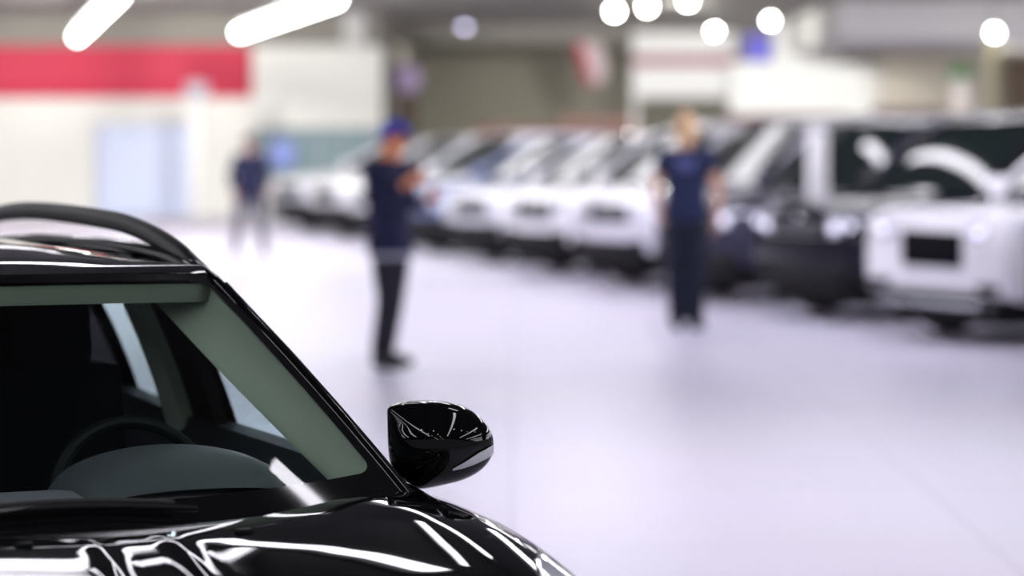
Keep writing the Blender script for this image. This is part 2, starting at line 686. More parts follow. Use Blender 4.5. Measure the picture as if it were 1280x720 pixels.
    for (l0, l1, dz) in ((.20, -.36, .0), (-.32, -.70, .0)):
        wmb = MB()
        pts = []
        for k in np.linspace(0, 1, 14):
            l = l0 + (l1 - l0) * k
            u_ = l / .745
            p = ws_pt(u_, .02 + .035 * math.sin(k * math.pi))
            pts.append((p.x + .012, l, p.z + .020))
        wmb.tube(pts, [(.005 + .004 * k / 13, .008 + .003 * k / 13) for k in range(14)], n=8)
        wa = wmb.build('wiper_arm', M_TRIMBLK, root)
        bl = MB()
        pts = [(p_[0] - .02, p_[1], p_[2] + .008) for p_ in pts[1:11]]
        bl.tube(pts, .006, n=6)
        bl.build('wiper_blade', M_RUBBER, wa)
        pv = MB()
        pv.lathe([(.03, -.03), (.03, .012), (.02, .022), (.001, .025)], c=(ws_pt(l1 / .745, 0).x + .05, l1, ws_pt(l1 / .745, 0).z + .005), n=16)
        pv.build('wiper_pivot', M_TRIMBLK, wa)
    # roof
    r = MB()
    r.grid([[roof_pt(k, s) for s in np.linspace(-.985, .985, 49)] for k in np.linspace(0, 1, 60)])
    r.build('roof', M_BLACK, root, angle=None)
    hd = MB()
    hd.grid([[Vector(roof_pt(k, s)) - Vector((.02 if k == 0 else 0, 0, .03 + .01 * min(1, k * 10))) for s in np.linspace(-1, 1, 31)] for k in np.linspace(0, 1, 30)])
    hd.build('headliner', M_HEAD, root)
    hh = MB()
    hh.grid([[ws_pt(u_, v, -.012 - d) for u_ in np.linspace(-1, 1, 31)] for v, d in ((.965, 0), (.945, .008), (.925, .03))])
    hh.build('header_trim', M_HEADT, root)
    # tail
    tg = MB()
    tg.grid([[(-3.15 - .22 * v, s * (.555 + .1 * v), 1.395 - .044 * abs(s) ** 2.6 * (1 - v) - .40 * v) for s in np.linspace(-1, 1, 15)] for v in np.linspace(0, 1, 8)])
    tg.build('rear_window', G_PRIV, root, angle=None)
    tb = MB()
    tb.grid([[(-3.36 - .10 * math.sin(v * 3.14) - .0 + .10 * s * s * 0 - .0, s * (.70 + .04 * math.sin(v * 3)), 1.0 - .8 * v) for s in np.linspace(-1, 1, 15)] for v in np.linspace(0, 1, 10)])
    tb.build('tailgate', M_BLACK, root, angle=None)
    # nose
    nb = MB()
    rows = []
    for s in np.linspace(-1, 1, 49):
        e = Vector(hood_pt(1, s))
        k = abs(s) ** 3
        rows.append([(e.x, e.y, e.z), (e.x + .03, e.y * 1.01, e.z - .05), (e.x + .04, e.y * (1.02 + .04 * k), .52), (e.x + .05, e.y * (1.03 + .06 * k), .40), (e.x + .02, e.y * (1.02 + .05 * k), .26), (e.x - .05, e.y * .98, .19)])
    for sg, at_ in ((-1, 0), (1, len(rows))):
        c = Vector(hood_pt(1, sg))
        sc_ = side_col(c.x, sg, c)
        zs_, ys_ = [q[2] for q in sc_][::-1], [abs(q[1]) for q in sc_][::-1]
        end = [(c.x - .004, sg * float(np.interp(q[2], zs_, ys_)), q[2]) for q in rows[-1]]
        end[0] = tuple(c)
        rows.insert(at_ if sg < 0 else len(rows), end)
    nb.grid(rows)
    bp = nb.build('front_bumper', M_BLACK, root, angle=None)
    gr = MB()
    gr.box((1.235, 0, .55), (.04, .80, .14), bev=.015)
    for q in range(4):
        gr.box((1.258, 0, .50 + .033 * q), (.012, .76, .012))
    gr.build('grille', M_TRIMBLK, root)
    pb = MB()
    pb.box((1.262, 0, .42), (.012, .52, .11), bev=.004)
    pb.build('number_plate', M_PLATE, root)
    # underbody and cabin tub
    ub = MB()
    ub.box((-1.1, 0, .30), (4.2, 1.10, .16))
    ub.box((-1.1, 0, .40), (2.5, 1.36, .05))
    ub.box((.02, 0, .63), (.04, 1.38, .5))
    ub.box((-2.85, 0, .62), (.9, 1.1, .5))
    ub.build('underbody', M_VOID, root)
    # dashboard
    d = MB()
    rows = []
    for l in np.linspace(-.70, .70, 41):
        u_ = l / .745
        b = ws_pt(u_, 0)
        rows.append([(b.x - .02, l, b.z - .012), (b.x - .14, l, b.z + .012), (-.25, l, .955 - .03 * u_ ** 4), (-.36, l, .945 - .03 * u_ ** 4), (-.42, l, .88), (-.42, l, .70), (-.2, l, .5)])
    d.grid(rows)
    dash = d.build('dashboard', M_DASHTOP, root)
    bn = MB()
    rows = []
    for f, k in ((-.10, .35), (-.16, .7), (-.24, .92), (-.34, 1.0), (-.40, .97), (-.42, .6)):
        row = []
        for a in np.linspace(0, math.pi, 33):
            cx = .30
            hw = .26
            x = math.cos(a)
            y = abs(math.sin(a)) ** .9
            row.append((f, cx + hw * x, .925 + .108 * y * k))
        rows.append(row)
    bn.grid(rows)
    bn.build('instrument_hood', M_DASH, dash)
    st = MB()
    cen = Vector((-.55, .29, .885))
    tilt = Matrix.Rotation(math.radians(-24), 3, 'Y')
    ring = []
    for i in range(49):
        a = 2 * math.pi * i / 48
        ring.append(cen + tilt @ Vector((0, .19 * math.cos(a), .19 * math.sin(a))))
    st.tube(ring, .016, n=10, cap=False, up=(1, 0, .4))
    st.box(cen, (.05, .14, .12), bev=.02, M=tilt.to_4x4())
    for dy, dz in ((-.13, 0), (.13, 0), (0, -.12)):
        st.box(cen + tilt @ Vector((0, dy, dz)), (.02, .12 if dy else .04, .04 if dy else .12), bev=.006, M=tilt.to_4x4())
    st.tube([cen, cen + Vector((.2, 0, -.05))], .04)
    st.build('steering_wheel', M_SATIN, root)
    for sg in (1, -1):
        s = MB()
        s.box((-1.02, sg * .31, .48), (.50, .44, .16), bev=.05)
        Mx = Matrix.Rotation(math.radians(-14), 4, 'Y')
        s.box((-1.31, sg * .31, .83), (.13, .40, .64), bev=.06, M=Mx)
        seat = s.build('seat', M_SEAT, root)
        hr = MB()
        hr.box((-1.40, sg * .31, 1.215), (.10, .25, .19), bev=.045, M=Mx)
        hr.tube([(-1.375, sg * .31 - .05, 1.0), (-1.39, sg * .31 - .05, 1.18)], .007, n=8)
        hr.tube([(-1.375, sg * .31 + .05, 1.0), (-1.39, sg * .31 + .05, 1.18)], .007, n=8)
        hr.build('headrest', M_SEAT, seat)
    s = MB()
    s.box((-2.0, 0, .50), (.50, 1.25, .18), bev=.05)
    s.box((-2.28, 0, .84), (.14, 1.25, .62), bev=.05, M=Matrix.Rotation(math.radians(-14), 4, 'Y'))
    rs = s.build('rear_seat', M_SEAT, root)
    for y in (-.4, 0, .4):
        hr = MB()
        hr.box((-2.36, y, 1.20), (.09, .25, .17), bev=.04)
        hr.build('headrest', M_SEAT, rs)
    # door mirrors
    OUT = [(488, 520), (488.5, 511), (496, 506.5), (512, 503), (535, 502), (560, 503.5), (582, 509), (600, 519), (613, 533), (619.5, 546), (621, 559), (618.5, 571), (611, 583), (597, 594), (578, 602), (555, 607.5), (532, 611.5), (520, 608), (509, 600), (498, 589), (491, 575), (488.5, 548)]
    S = 545.0
    cx, cy = 552, 556
    OP = [((x - cx) / S, (cy - y) / S) for x, y in OUT]
    OP = [tuple(p) for p in spline(OP + [OP[0]], n=89)[:-1]]
    for sg in (1, -1):
        yaw = math.radians(20)
        # u runs outwards, w forwards (in the car's frame)
        U = Vector((math.sin(yaw), math.cos(yaw), 0))
        W = Vector((math.cos(yaw), -math.sin(yaw), 0))
        C0 = Vector((-.215, .907, 1.020))

        def P(u, v, d):
            q = C0 + U * (u / .995) + W * d + Vector((0, 0, v))
            return (q.x, sg * q.y, q.z)

        def dep(rho):
            return .085 * (max(0, 1 - rho ** 2.15)) ** .5
        mb = MB()
        rows = []
        for k in range(0, 25):
            rho = math.sin(math.pi / 2 * k / 24) ** .8
            row = []
            for u, v in OP:
                a = math.atan2(v / .095, u / .118)
                eu, ev = .118 * math.cos(a), .095 * math.sin(a)
                q = rho ** 5
                row.append(P((eu + (u - eu) * q) * rho, (ev + (v - ev) * q) * rho, dep(rho)))
            rows.append(row)
        rows += [[P(u, v, -.02) for u, v in OP], [P(u * .96, v * .96, -.04) for u, v in OP], [P(u * .9, v * .9, -.03) for u, v in OP]]
        mb.grid(rows, closed_v=True)
        mir = mb.build('door_mirror', M_BLACK, root, angle=50)
        mg = MB()
        vs_ = [P(u * .9, v * .9, -.031) for u, v in OP]
        mg.add(vs_, [tuple(range(len(vs_)))])
        mg.build('mirror_glass', M_MIRG, mir, smooth=False)
        # silver turn signal set into the cap
        def rho_of(u, v):
            a = math.atan2(v, u)
            best = min(OP, key=lambda p: abs(math.atan2(math.sin(math.atan2(p[1], p[0]) - a), math.cos(math.atan2(p[1], p[0]) - a))))
            return min(.999, math.hypot(u, v) / math.hypot(*best))
        tsb = MB()
        rows = []
        for k in np.linspace(0, 1, 20):
            x = 567 + 53.5 * k
            yl = 584.5 - 16.5 * k ** 1.4
            th = 2.0 + 11 * min(1, k * 1.6) ** .8
            row = []
            for q in np.linspace(0, 1, 6):
                u, v = (x - cx) / S, (cy - (yl - th * q)) / S
                row.append(P(u, v, dep(rho_of(u, v)) + .0035))
            rows.append(row)
        tsb.grid(rows)
        tag(tsb.build('turn_signal', M_SILVER, mir), 'silver turn signal strip')
        # foot
        ft = MB()
        ft.tube([(-.25, sg * .765, .940), (-.26, sg * .80, .943), (-.265, sg * .86, .955), (-.255, sg * .90, .975)], [(.05, .020), (.045, .020), (.04, .022), (.03, .022)], n=14)
        ft.build('mirror_foot', M_BLACK, mir)
        # sail panel at the pillar foot
    return root


front_car()
# ------------------------------------------------------------------ the row of parked cars
M_GLASSDK = mat('row_car_glass', (.012, .018, .017), rough=.04, ior=1.5)
M_DARKPL = mat('dark_bumper_plastic', (.008, .008, .010), rough=.6, spec=.2)
M_GRILLE = mat('grille_black', (.006, .006, .009), rough=.8, spec=.1)
M_PILLARBK = mat('gloss_pillar_black', (.008, .008, .01), rough=.1)


def row_car(name, label, paint, L=4.6, W=1.88, H=1.78, hood=1.06, cowl_x=.42, head_x=-.42, tail_slope=.45, boxy=0.0, rails=True, cat='car', group=None, black_roof=False, pillar=None, lower=None, glints=0):
    """x forward from the nose (0) to the tail (-L)"""
    root = empty(name)
    tag(root, label, cat, group)
    R = .385
    FWX, RWX = -.88, -L + .95
    cx = -1.42           # foot of the windscreen
    hx = cx - .80        # windscreen head
    hw = W / 2
    belt = hood + .05

    def wid(x):
        return hw * pchip(-x, [0, .06, .25, .6, 1.0, L - .7, L - .15, L], [.74 + .14 * boxy, .83 + .10 * boxy, .93 + .04 * boxy, .985, 1, 1, .95, .86])

    def ztop(x):
        return pchip(-x, [0, .08, .3, .8, 1.45, 1.6, L - .5, L - .06, L], [hood - .22 + .14 * boxy, hood - .15 + .11 * boxy, hood - .08 + .05 * boxy, hood - .02, hood + .03, belt, belt + .04, belt + .02, belt - .05])

    def zbot(x):
        z = .30 + .10 * max(0, 1 - abs(x) / .5)
        for a in (FWX, RWX):
            d = abs(x - a)
            if d < R + .07:
                z = max(z, R + math.sqrt((R + .07) ** 2 - d * d))
        return z

    def col(x, sg):
        w, zt, zb = wid(x), ztop(x), zbot(x)
        P = [(0, zt + .03), (.4 * w, zt + .026), (.74 * w, zt + .008), (.90 * w, zt - .025), (.965 * w, zt - .09), (w, zt - .24), (w, .62), (.985 * w, .45), (.95 * w, .30)]
        Q = spline([(a, max(b, zb)) for a, b in P], n=30)
        return [(x, sg * max(a, 0), max(b, zb) if i > 8 else b) for i, (a, b) in enumerate(Q)]
    xs = sorted(set(list(np.linspace(0, -.3, 10)) + list(np.linspace(-.3, -L + .3, 75)) + list(np.linspace(-L + .3, -L, 8))), reverse=True)
    b = MB()
    for sg in (1, -1):
        b.grid([col(x, sg) for x in xs], flip=sg < 0)
    # nose and tail faces
    for x in (0, -L):
        a, c = col(x, 1), col(x, -1)
        b.grid([a, c])
    b.build('body', paint, root, angle=50, weld=2e-4)
    # cabin
    def top_at(k):      # roof edge points, k along
        return None
    yb, yr = hw - .07, hw - .23
    tailx = -L + .10
    rx = tailx + tail_slope
    zr = H
    M_roof = M_PILLARBK if black_roof else paint
    cab = MB()
    # roof skin
    rs = []
    for x in np.linspace(hx, rx, 24):
        t = (hx - x) / (hx - rx)
        z = zr - .055 * (1 - min(1, t * 4)) ** 2 - .05 * max(0, t - .5)
        rs.append([(x - .05 * abs(s) ** 2, yr * s, z - .045 * abs(s) ** 3) for s in np.linspace(-1, 1, 21)])
    cab.grid(rs)
    cab.build('roof', M_roof, root, angle=None)
    zre = rs[0][0][2]
    edge = [(r[0][0], r[0][2]) for r in rs]

    def quad_patch(A, B, C, D, n=6, m=10, bulge=(0, 0, 0)):
        A, B, C, D = map(Vector, (A, B, C, D))
        return [[A.lerp(B, j / (m - 1)).lerp(D.lerp(C, j / (m - 1)), i / (n - 1)) + Vector(bulge) * (16 * (j / (m - 1)) * (1 - j / (m - 1)) * (i / (n - 1)) * (1 - i / (n - 1))) for j in range(m)] for i in range(n)]
    # windscreen
    ws = MB()
    rows = []
    for v in np.linspace(0, 1, 12):
        rows.append([(cx + .01 - .03 * abs(u) ** 2 + (hx - .02 - cx) * v + .02 * v * (1 - v), u * (yb - .02 + (yr - yb - .02) * v), belt - .02 + (zr - .06 - .04 * abs(u) ** 3 - belt + .02) * v + .03 * v * (1 - v)) for u in np.linspace(-1, 1, 17)])
    ws.grid(rows)
    ws.build('windscreen', M_GLASSDK, root, angle=None)
    # rear window
    rw = MB()
    rw.grid(quad_patch((tailx - .02, -yb + .05, belt + .05), (tailx - .02, yb - .05, belt + .05), (rx - .02, yr - .04, zr - .09), (rx - .02, -yr + .04, zr - .09), bulge=(-.04, 0, 0)))
    rw.build('rear_window', M_GLASSDK, root, angle=None)
    for sg in (1, -1):
        # side glass in three panes, with pillars between
        def side(x0b, x0t, x1b, x1t, out, m, nm, zb_=None):
            g = MB()
            rows = []
            for k in np.linspace(0, 1, 8):
                xb, xt = x0b + (x1b - x0b) * k, x0t + (x1t - x0t) * k
                zt = np.interp(-xt, [-e[0] for e in edge], [e[1] for e in edge]) - .03
                row = []
                for v in np.linspace(0, 1, 7):
                    x = xb + (xt - xb) * v
                    row.append((x, sg * (yb + out + (yr - yb) * v + .03 * v * (1 - v)), (zb_ or belt - .02) + (zt - (zb_ or belt - .02)) * v))
                rows.append(row)
            g.grid(rows)
            return g.build(nm, m, root, angle=None)
        x2 = cx - 1.33
        x3 = cx - 2.30
        side(cx - .12, hx - .12, x2 + .05, x2 + .05, 0, M_GLASSDK, 'side_window')
        side(x2 + .05, x2 + .05, x2 - .05, x2 - .05, .003, pillar or M_PILLARBK, 'door_pillar')
        side(x2 - .05, x2 - .05, x3, x3 + .05, 0, M_GLASSDK, 'side_window')
        side(x3, x3 + .05, x3 - .13, x3 - .06, .003, paint, 'rear_pillar')
        side(x3 - .13, x3 - .06, tailx + .16, rx + .05, 0, M_GLASSDK, 'quarter_window')
        side(tailx + .16, rx + .05, tailx - .02, rx - .06, .002, paint, 'tail_pillar')
        # windscreen pillar running into the roof edge
        p = MB()
        pts = [(cx + .00, sg * (yb + .0), belt - .03)]
        for v in (.25, .5, .75):
            pts.append((cx - .06 + (hx - .06 - cx + .06) * v + .02, sg * (yb + (yr - yb) * v + .012), belt + (zre - belt) * v + .03 * v * (1 - v) * 4))
        pts += [(e[0] - .02, sg * (yr + .005), e[1] - .012) for e in edge[0:24:4]] + [(edge[-1][0] - .03, sg * (yr + .005), edge[-1][1] - .02)]
        p.tube(spline(pts, n=50), .038, n=10)
        p.build('roof_pillar', M_roof if not black_roof else paint, root, angle=None)
        if rails:
            q = MB()
            e0, e1 = edge[3], edge[-2]
            q.tube([(e0[0], sg * (yr - .04), e0[1] + .02), (e0[0] - .12, sg * (yr - .04), e0[1] + .075), (e1[0] + .12, sg * (yr - .04), e1[1] + .085), (e1[0], sg * (yr - .04), e1[1] + .02)], .018, n=8)
            q.build('roof_rail', M_ALLOY, root)
        # lamps
        h = MB()
        x0 = -.03
        pts = []
        for k in np.linspace(0, 1, 7):
            x = -.015 - .34 * k ** 1.5
            y0 = wid(x) * (.58 + .42 * min(1, k * 1.5)) + .03
            if k == 0:
                y0 = wid(0) * .60
            zc_ = hood - .25 + .06 * boxy + .05 * k
            hh = .085 * (1 - .45 * k)
            xx = x + .045 * (1 - k)
            pts.append([(xx, sg * y0, zc_ - hh), (xx + .012, sg * (y0 + .008), zc_), (xx, sg * y0, zc_ + hh)])
        h.grid(pts)
        hd = h.build('headlamp', M_LAMP, root)
        hb = MB()
        hb.box((-.02, sg * wid(0) * .72, hood - .25 + .06 * boxy), (.07, .16, .10), bev=.03)
        hb.build('lamp_reflector', M_CHROME, hd)
        for q in range(glints):  # glowing balls stand in for glints on the nose
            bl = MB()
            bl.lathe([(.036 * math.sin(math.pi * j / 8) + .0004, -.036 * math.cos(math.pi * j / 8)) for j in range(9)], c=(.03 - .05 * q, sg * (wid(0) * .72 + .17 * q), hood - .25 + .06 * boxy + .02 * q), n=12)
            bl.build('glow_ball', E_GLINT, hd)
        t = MB()
        t.box((-L + .06, sg * hw * .86, belt - .10), (.14, .16, .26), bev=.03)
        t.build('tail_lamp', M_TAIL, root)
        # fog lamp pocket
        fg = MB()
        fg.box((-.06, sg * wid(0) * .82, .46), (.16, .26, .15 - .06 * boxy), bev=.03)
        fp = fg.build('fog_lamp_pocket', M_DARKPL, root)
        # mirror
        m = MB()
        mx = cx - .22
        m.box((mx, sg * (hw + .10), belt + .09), (.11, .22, .15), bev=.045)
        m.tube([(mx + .02, sg * (hw - .08), belt - .01), (mx, sg * (hw + .05), belt + .05)], [(.04, .02), (.03, .02)], n=8)
        m.build('door_mirror', paint, root)
        # handles
        for hx_ in (x2 + .22, x3 + .16):
            hn = MB()
            hn.tube([(hx_ + .09, sg * (hw - .01), belt - .17), (hx_ + .07, sg * (hw + .025), belt - .17), (hx_ - .07, sg * (hw + .025), belt - .17), (hx_ - .09, sg * (hw - .01), belt - .17)], .014, n=6)
            hn.build('handle', paint, root)
        for fx in (FWX, RWX):
            wheel(root, (fx, sg * (hw - .125), R), R=R, w=.23, side=sg, seg=24)
            wl = MB()
            wl.grid([[(fx + (R + .07) * math.cos(a), sg * y, R + (R + .07) * math.sin(a)) for y in (hw - .33, hw - .012)] for a in np.linspace(-.1, math.pi + .1, 20)])
            wl.build('wheel_well', M_VOID, root)
        # dark sill cladding
        sl = MB()
        sl.box((-L / 2 - .05, sg * (hw - .015), .33), (L - 2.75, .05, .14), bev=.02)
        sl.build('sill', lower or M_DARKPL, root)
    # grille, intake, bumper strip, plate
    g = MB()
    gz, gh, gw = hood - .27 - .07 * boxy, .20 + .09 * boxy, (.42 if not boxy else .42) * W * .62
    g.box((.0, 0, gz), (.06, gw * 1.5, gh), bev=.04)
    gg = g.build('grille', M_GRILLE, root)
    gb = MB()
    for k in (-1, 0, 1):
        gb.box((.033, 0, gz + k * .055), (.012, gw * 1.4, .012))
    gb.build('grille_bar', M_GRILLE if boxy else M_CHROME, gg)
    it = MB()
    it.box((-.03, 0, .43 - .06 * boxy), (.10, W * (.70 - .1 * boxy), .17 - .05 * boxy), bev=.03)
    it.build('lower_intake', M_DARKPL, root)
    sk = MB()
    sk.box((-.06, 0, .325), (.22, W * .66, .05), bev=.02)
    sk.build('skid_plate', M_ALLOY if boxy else M_DARKPL, root)
    ub = MB()
    ub.box((-L / 2, 0, .37), (L - .3, W - .62, .42))
    ub.build('underbody', M_VOID, root)
    return root


def paint(name, c, metal=0.0, rough=.04, coat=.6):
    return mat(name, c, rough=rough, metal=metal, ior=1.5 if coat else 1.38, coat=coat)


P_WHITE = paint('white_paint', (.90, .89, .93))
P_WHITE2 = paint('cool_white_paint', (.86, .86, .93))
P_SILVER = paint('silver_paint', (.74, .73, .80), metal=.2, rough=.2)
P_NAVY = paint('dark_navy_paint', (.005, .005, .013), coat=0)
P_GREY = paint('slate_grey_paint', (.035, .035, .065), metal=.2, rough=.15, coat=0)
P_BLUE = paint('steel_blue_paint', (.22, .26, .48), metal=.2, rough=.2)

E_GLINT = emat('glint_glow', (.80, .77, 1.0), 2.3)  # glow of the stand-in glints on the parked noses
HEAD = math.radians(180 + 32)      # noses point to the left and towards the viewer
ROWG = 'cars parked nose out in a row'
row = [
    ('off_road_car', 'white off-road car with dark square grille at the near end of the row', P_WHITE, dict(H=1.84, hood=1.10, boxy=1.0, tail_slope=.15, glints=1)),
    ('sport_utility_car', 'tall dark navy car parked behind the white off-road car', P_NAVY, dict(H=1.86, hood=1.10, glints=2)),
    ('sport_utility_car', 'slate grey car parked directly behind the blond person', P_GREY, dict(H=1.84, hood=1.08, glints=1)),
    ('sport_utility_car', 'silver car parked just left of the blond person', P_SILVER, dict(H=1.82, hood=1.08)),
    ('sport_utility_car', 'bright white car parked next beyond the silver car', P_WHITE, dict(H=1.76, hood=1.04)),
    ('hatchback_car', 'white car two places beyond the silver car', P_WHITE2, dict(H=1.66, hood=1.0, rails=False)),
    ('hatchback_car', 'steel blue car between white cars, right of the person in blue cap', P_BLUE, dict(H=1.62, hood=.98, rails=False)),
    ('hatchback_car', 'cool white car mostly hidden behind the person in blue cap', P_WHITE2, dict(H=1.66, hood=1.0, rails=False)),
    ('hatchback_car', 'white car second from the far end of the row', P_WHITE, dict(H=1.60, hood=.98, rails=False)),
    ('hatchback_car', 'white car at the far end of the row, beside the person in grey trousers', P_WHITE2, dict(H=1.56, hood=.96, rails=False)),
]
NOSE0 = Vector((3.40, 23.3, 0))
STEP = Vector((-.785, 2.67, 0))
row.append(('sport_utility_car', 'dark car cut by the right edge, nearest of the parked row', P_NAVY, dict(H=1.78, hood=1.04)))
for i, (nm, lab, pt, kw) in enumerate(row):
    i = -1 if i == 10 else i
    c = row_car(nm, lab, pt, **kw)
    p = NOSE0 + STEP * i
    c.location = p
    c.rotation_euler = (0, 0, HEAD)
# ------------------------------------------------------------------ people
M_SKIN = mat('skin', (.62, .33, .22), rough=.55)
M_SKIN_O = mat('orange_skin', (.80, .30, .13), rough=.55)  # even orange skin tone of the capped person
M_SKIN_D = mat('tanned_skin', (.36, .16, .13), rough=.55)
M_NAVY = mat('navy_cloth', (.010, .012, .050), rough=.9)
M_NAVY2 = mat('navy_tee_cloth', (.010, .016, .060), rough=.9)
M_PANTS = mat('dark_navy_trousers', (.006, .009, .024), rough=.9)
M_PANTSK = mat('charcoal_trousers', (.012, .012, .022), rough=.9)
M_PANTSG = mat('grey_trousers', (.07, .07, .11), rough=.9)
M_SHOE = mat('black_shoe', (.008, .008, .010), rough=.5)
M_BLOND = mat('blond_hair', (.62, .42, .24), rough=.7, bump=.4, bscale=120)
M_DKHAIR = mat('brown_hair', (.06, .03, .025), rough=.7)
M_CAP = mat('blue_cap_cloth', (.012, .040, .42), rough=.8)
M_PRINT = mat('pale_blue_print', (.10, .12, .30), rough=.8)
M_BELT = mat('pale_grey_belt', (.35, .36, .45), rough=.6)
M_EYE = mat('eye_dark', (.02, .015, .012), rough=.2)
M_LIPS = mat('lips', (.40, .14, .12), rough=.5)


def person(label, loc, rz, H, J, skin_m, top_m, leg_m, sleeve=1.0, hair=None, cap=None, bun=False, wide=1.0, hem=.05, back_print=False, belt=False, hair_len=0.0, legw=1.0):
    """J: joints in a 1.80 m figure, facing -y, person's left = +x. Returns the Empty at the feet."""
    root = empty('person', loc, rz)
    tag(root, label, 'person')
    k = H / 1.80
    def S(p):
        return Vector(p) * k
    base = dict(pelvis=(0, 0, .96), waist=(0, 0, 1.10), chest=(0, 0, 1.30), neck=(0, .01, 1.50), chin=(0, -.005, 1.575), head=(0, -.005, 1.66), crown=(0, .01, 1.745))
    for sd, s in (('L', 1), ('R', -1)):
        base.update({'sh' + sd: (.185 * s, 0, 1.44), 'el' + sd: (.235 * s, .02, 1.15), 'wr' + sd: (.25 * s, -.05, .90),
                     'hip' + sd: (.095 * s, 0, .92), 'kn' + sd: (.105 * s, -.01, .50), 'an' + sd: (.11 * s, .02, .09), 'toe' + sd: (.13 * s, -.16, .035)})
    base.update(J)
    J = {n: S(p) for n, p in base.items()}
    V, E, R = [], [], []

    def add(p, r, parent=None):
        V.append(Vector(p))
        R.append(r if isinstance(r, tuple) else (r, r))
        if parent is not None:
            E.append((parent, len(V) - 1))
        return len(V) - 1
    w = wide * k
    pel = add(J['pelvis'], (.115 * w, .085 * w))
    wa = add(J['waist'], (.115 * w, .085 * w), pel)
    ch = add(J['chest'], (.155 * w, .115 * w), wa)
    up = add(J['chest'].lerp(J['neck'], .62), (.085 * w, .062 * w), ch)
    nk = add(J['neck'], .055 * k, up)
    cn = add(J['chin'], (.068 * k, .075 * k), nk)
    hd = add(J['head'], (.080 * k, .098 * k), cn)
    cr = add(J['crown'], (.055 * k, .070 * k), hd)
    face = (J['head'] - J['neck'])
    fwd = J.get('fwd') or Vector((0, -1, 0))
    fwd = Vector(base.get('fwd', (0, -1, 0))).normalized()
    side = Vector((0, 0, 1)).cross(fwd).normalized()
    nose = J['head'] + fwd * (.108 * k) - Vector((0, 0, .035 * k))
    hands = {}
    for sd, s in (('L', 1), ('R', -1)):
        sh = add(J['sh' + sd], .062 * k * wide, up)
        m1 = add(J['sh' + sd].lerp(J['el' + sd], .5), .050 * k, sh)
        el = add(J['el' + sd], .041 * k, m1)
        m2 = add(J['el' + sd].lerp(J['wr' + sd], .35), .041 * k, el)
        wr = add(J['wr' + sd], .028 * k, m2)
        d = (J['wr' + sd] - J['el' + sd]).normalized()
        d = Vector(base['hand' + sd]).normalized() if ('hand' + sd) in base else d
        lat = Vector(base['palm' + sd]).normalized() if ('palm' + sd) in base else Vector((0, -1, 0))
        lat = (lat - d * lat.dot(d)).normalized()
        nrm = d.cross(lat).normalized()
        cu = -1 if nrm.dot(J['chest'] - J['wr' + sd]) < 0 else 1
        nrm = nrm * cu
        pm = add(J['wr' + sd] + d * (.045 * k), (.036 * k, .020 * k), wr)
        for q, (o, ln) in enumerate(((.033, .070), (.011, .080), (-.011, .074), (-.032, .058))):
            f0 = add(J['wr' + sd] + d * (.092 * k) + lat * (o * k), .0105 * k, pm)
            f1 = add(J['wr' + sd] + d * ((.092 + ln * .5) * k) + lat * (o * 1.1 * k) + nrm * (.010 * k), .0095 * k, f0)
            add(J['wr' + sd] + d * ((.092 + ln * .9) * k) + lat * (o * 1.1 * k) + nrm * (.034 * k), .008 * k, f1)
        t0 = add(J['wr' + sd] + d * (.045 * k) + lat * (.040 * k) + nrm * (.008 * k), .013 * k, pm)
        t1 = add(J['wr' + sd] + d * (.075 * k) + lat * (.060 * k) + nrm * (.018 * k), .011 * k, t0)
        add(J['wr' + sd] + d * (.105 * k) + lat * (.064 * k) + nrm * (.026 * k), .009 * k, t1)
        hp = add(J['hip' + sd], .070 * k * wide, pel)
        t_ = add(J['hip' + sd].lerp(J['kn' + sd], .5), .064 * k * wide, hp)
        kn = add(J['kn' + sd], .056 * k, t_)
        cf = add(J['kn' + sd].lerp(J['an' + sd], .35), .056 * k, kn)
        an = add(J['an' + sd], .030 * k, cf)
        add(J['an' + sd].lerp(J['toe' + sd], .75) + Vector((0, 0, .0)), (.024 * k, .016 * k), an)
    body = skin('body', V, E, R, skin_m, root)
    # face
    fm = MB()
    fm.tube([J['head'] + fwd * (.085 * k) + Vector((0, 0, .012 * k)), J['head'] + fwd * (.104 * k) - Vector((0, 0, .012 * k)), nose, J['head'] + fwd * (.085 * k) - Vector((0, 0, .045 * k))], [.007 * k, .010 * k, .014 * k, .010 * k], n=10)
    for s in (1, -1):
        e = J['head'] + side * (s * .083 * k) - Vector((0, 0, .02 * k))
        fm.tube([e + Vector((0, 0, .03 * k)), e + side * (s * .012 * k), e - Vector((0, 0, .03 * k))], [(.006 * k, .012 * k), (.008 * k, .020 * k), (.006 * k, .010 * k)], n=10)
    fm.build('nose_and_ears', skin_m, body)
    for s in (1, -1):
        ey = MB()
        ey.lathe([(.001, -.010 * k), (.009 * k, -.005 * k), (.009 * k, .005 * k), (.001, .010 * k)], c=J['head'] + fwd * (.088 * k) + side * (s * .032 * k) + Vector((0, 0, .008 * k)), n=10)
        ey.build('eye', M_EYE, body)
    lp = MB()
    lc = J['head'] + fwd * (.088 * k) - Vector((0, 0, .068 * k))
    lp.tube([lc - side * (.024 * k) - fwd * (.008 * k), lc, lc + side * (.024 * k) - fwd * (.008 * k)], [.004 * k, .008 * k, .004 * k], n=8)
    lp.build('lips', M_LIPS, body)
    # clothes: the same skeleton, a little fuller, ending at hems
    V, E, R = [], [], []
    g = .016
    hemp = J['pelvis'] - Vector((0, 0, hem * k))
    a0 = add(hemp - Vector((0, 0, .05 * k)), (.176 * w + g * k, .138 * w + g * k))
    a = add(hemp, (.180 * w + g * k, .142 * w + g * k), a0)
    b = add(J['waist'], (.158 * w + g * k, .120 * w + g * k), a)
    c = add(J['chest'], (.158 * w + g * k, .118 * w + g * k), b)
    d = add(J['chest'].lerp(J['neck'], .62), (.125 * w + g * k, .085 * w + g * k), c)
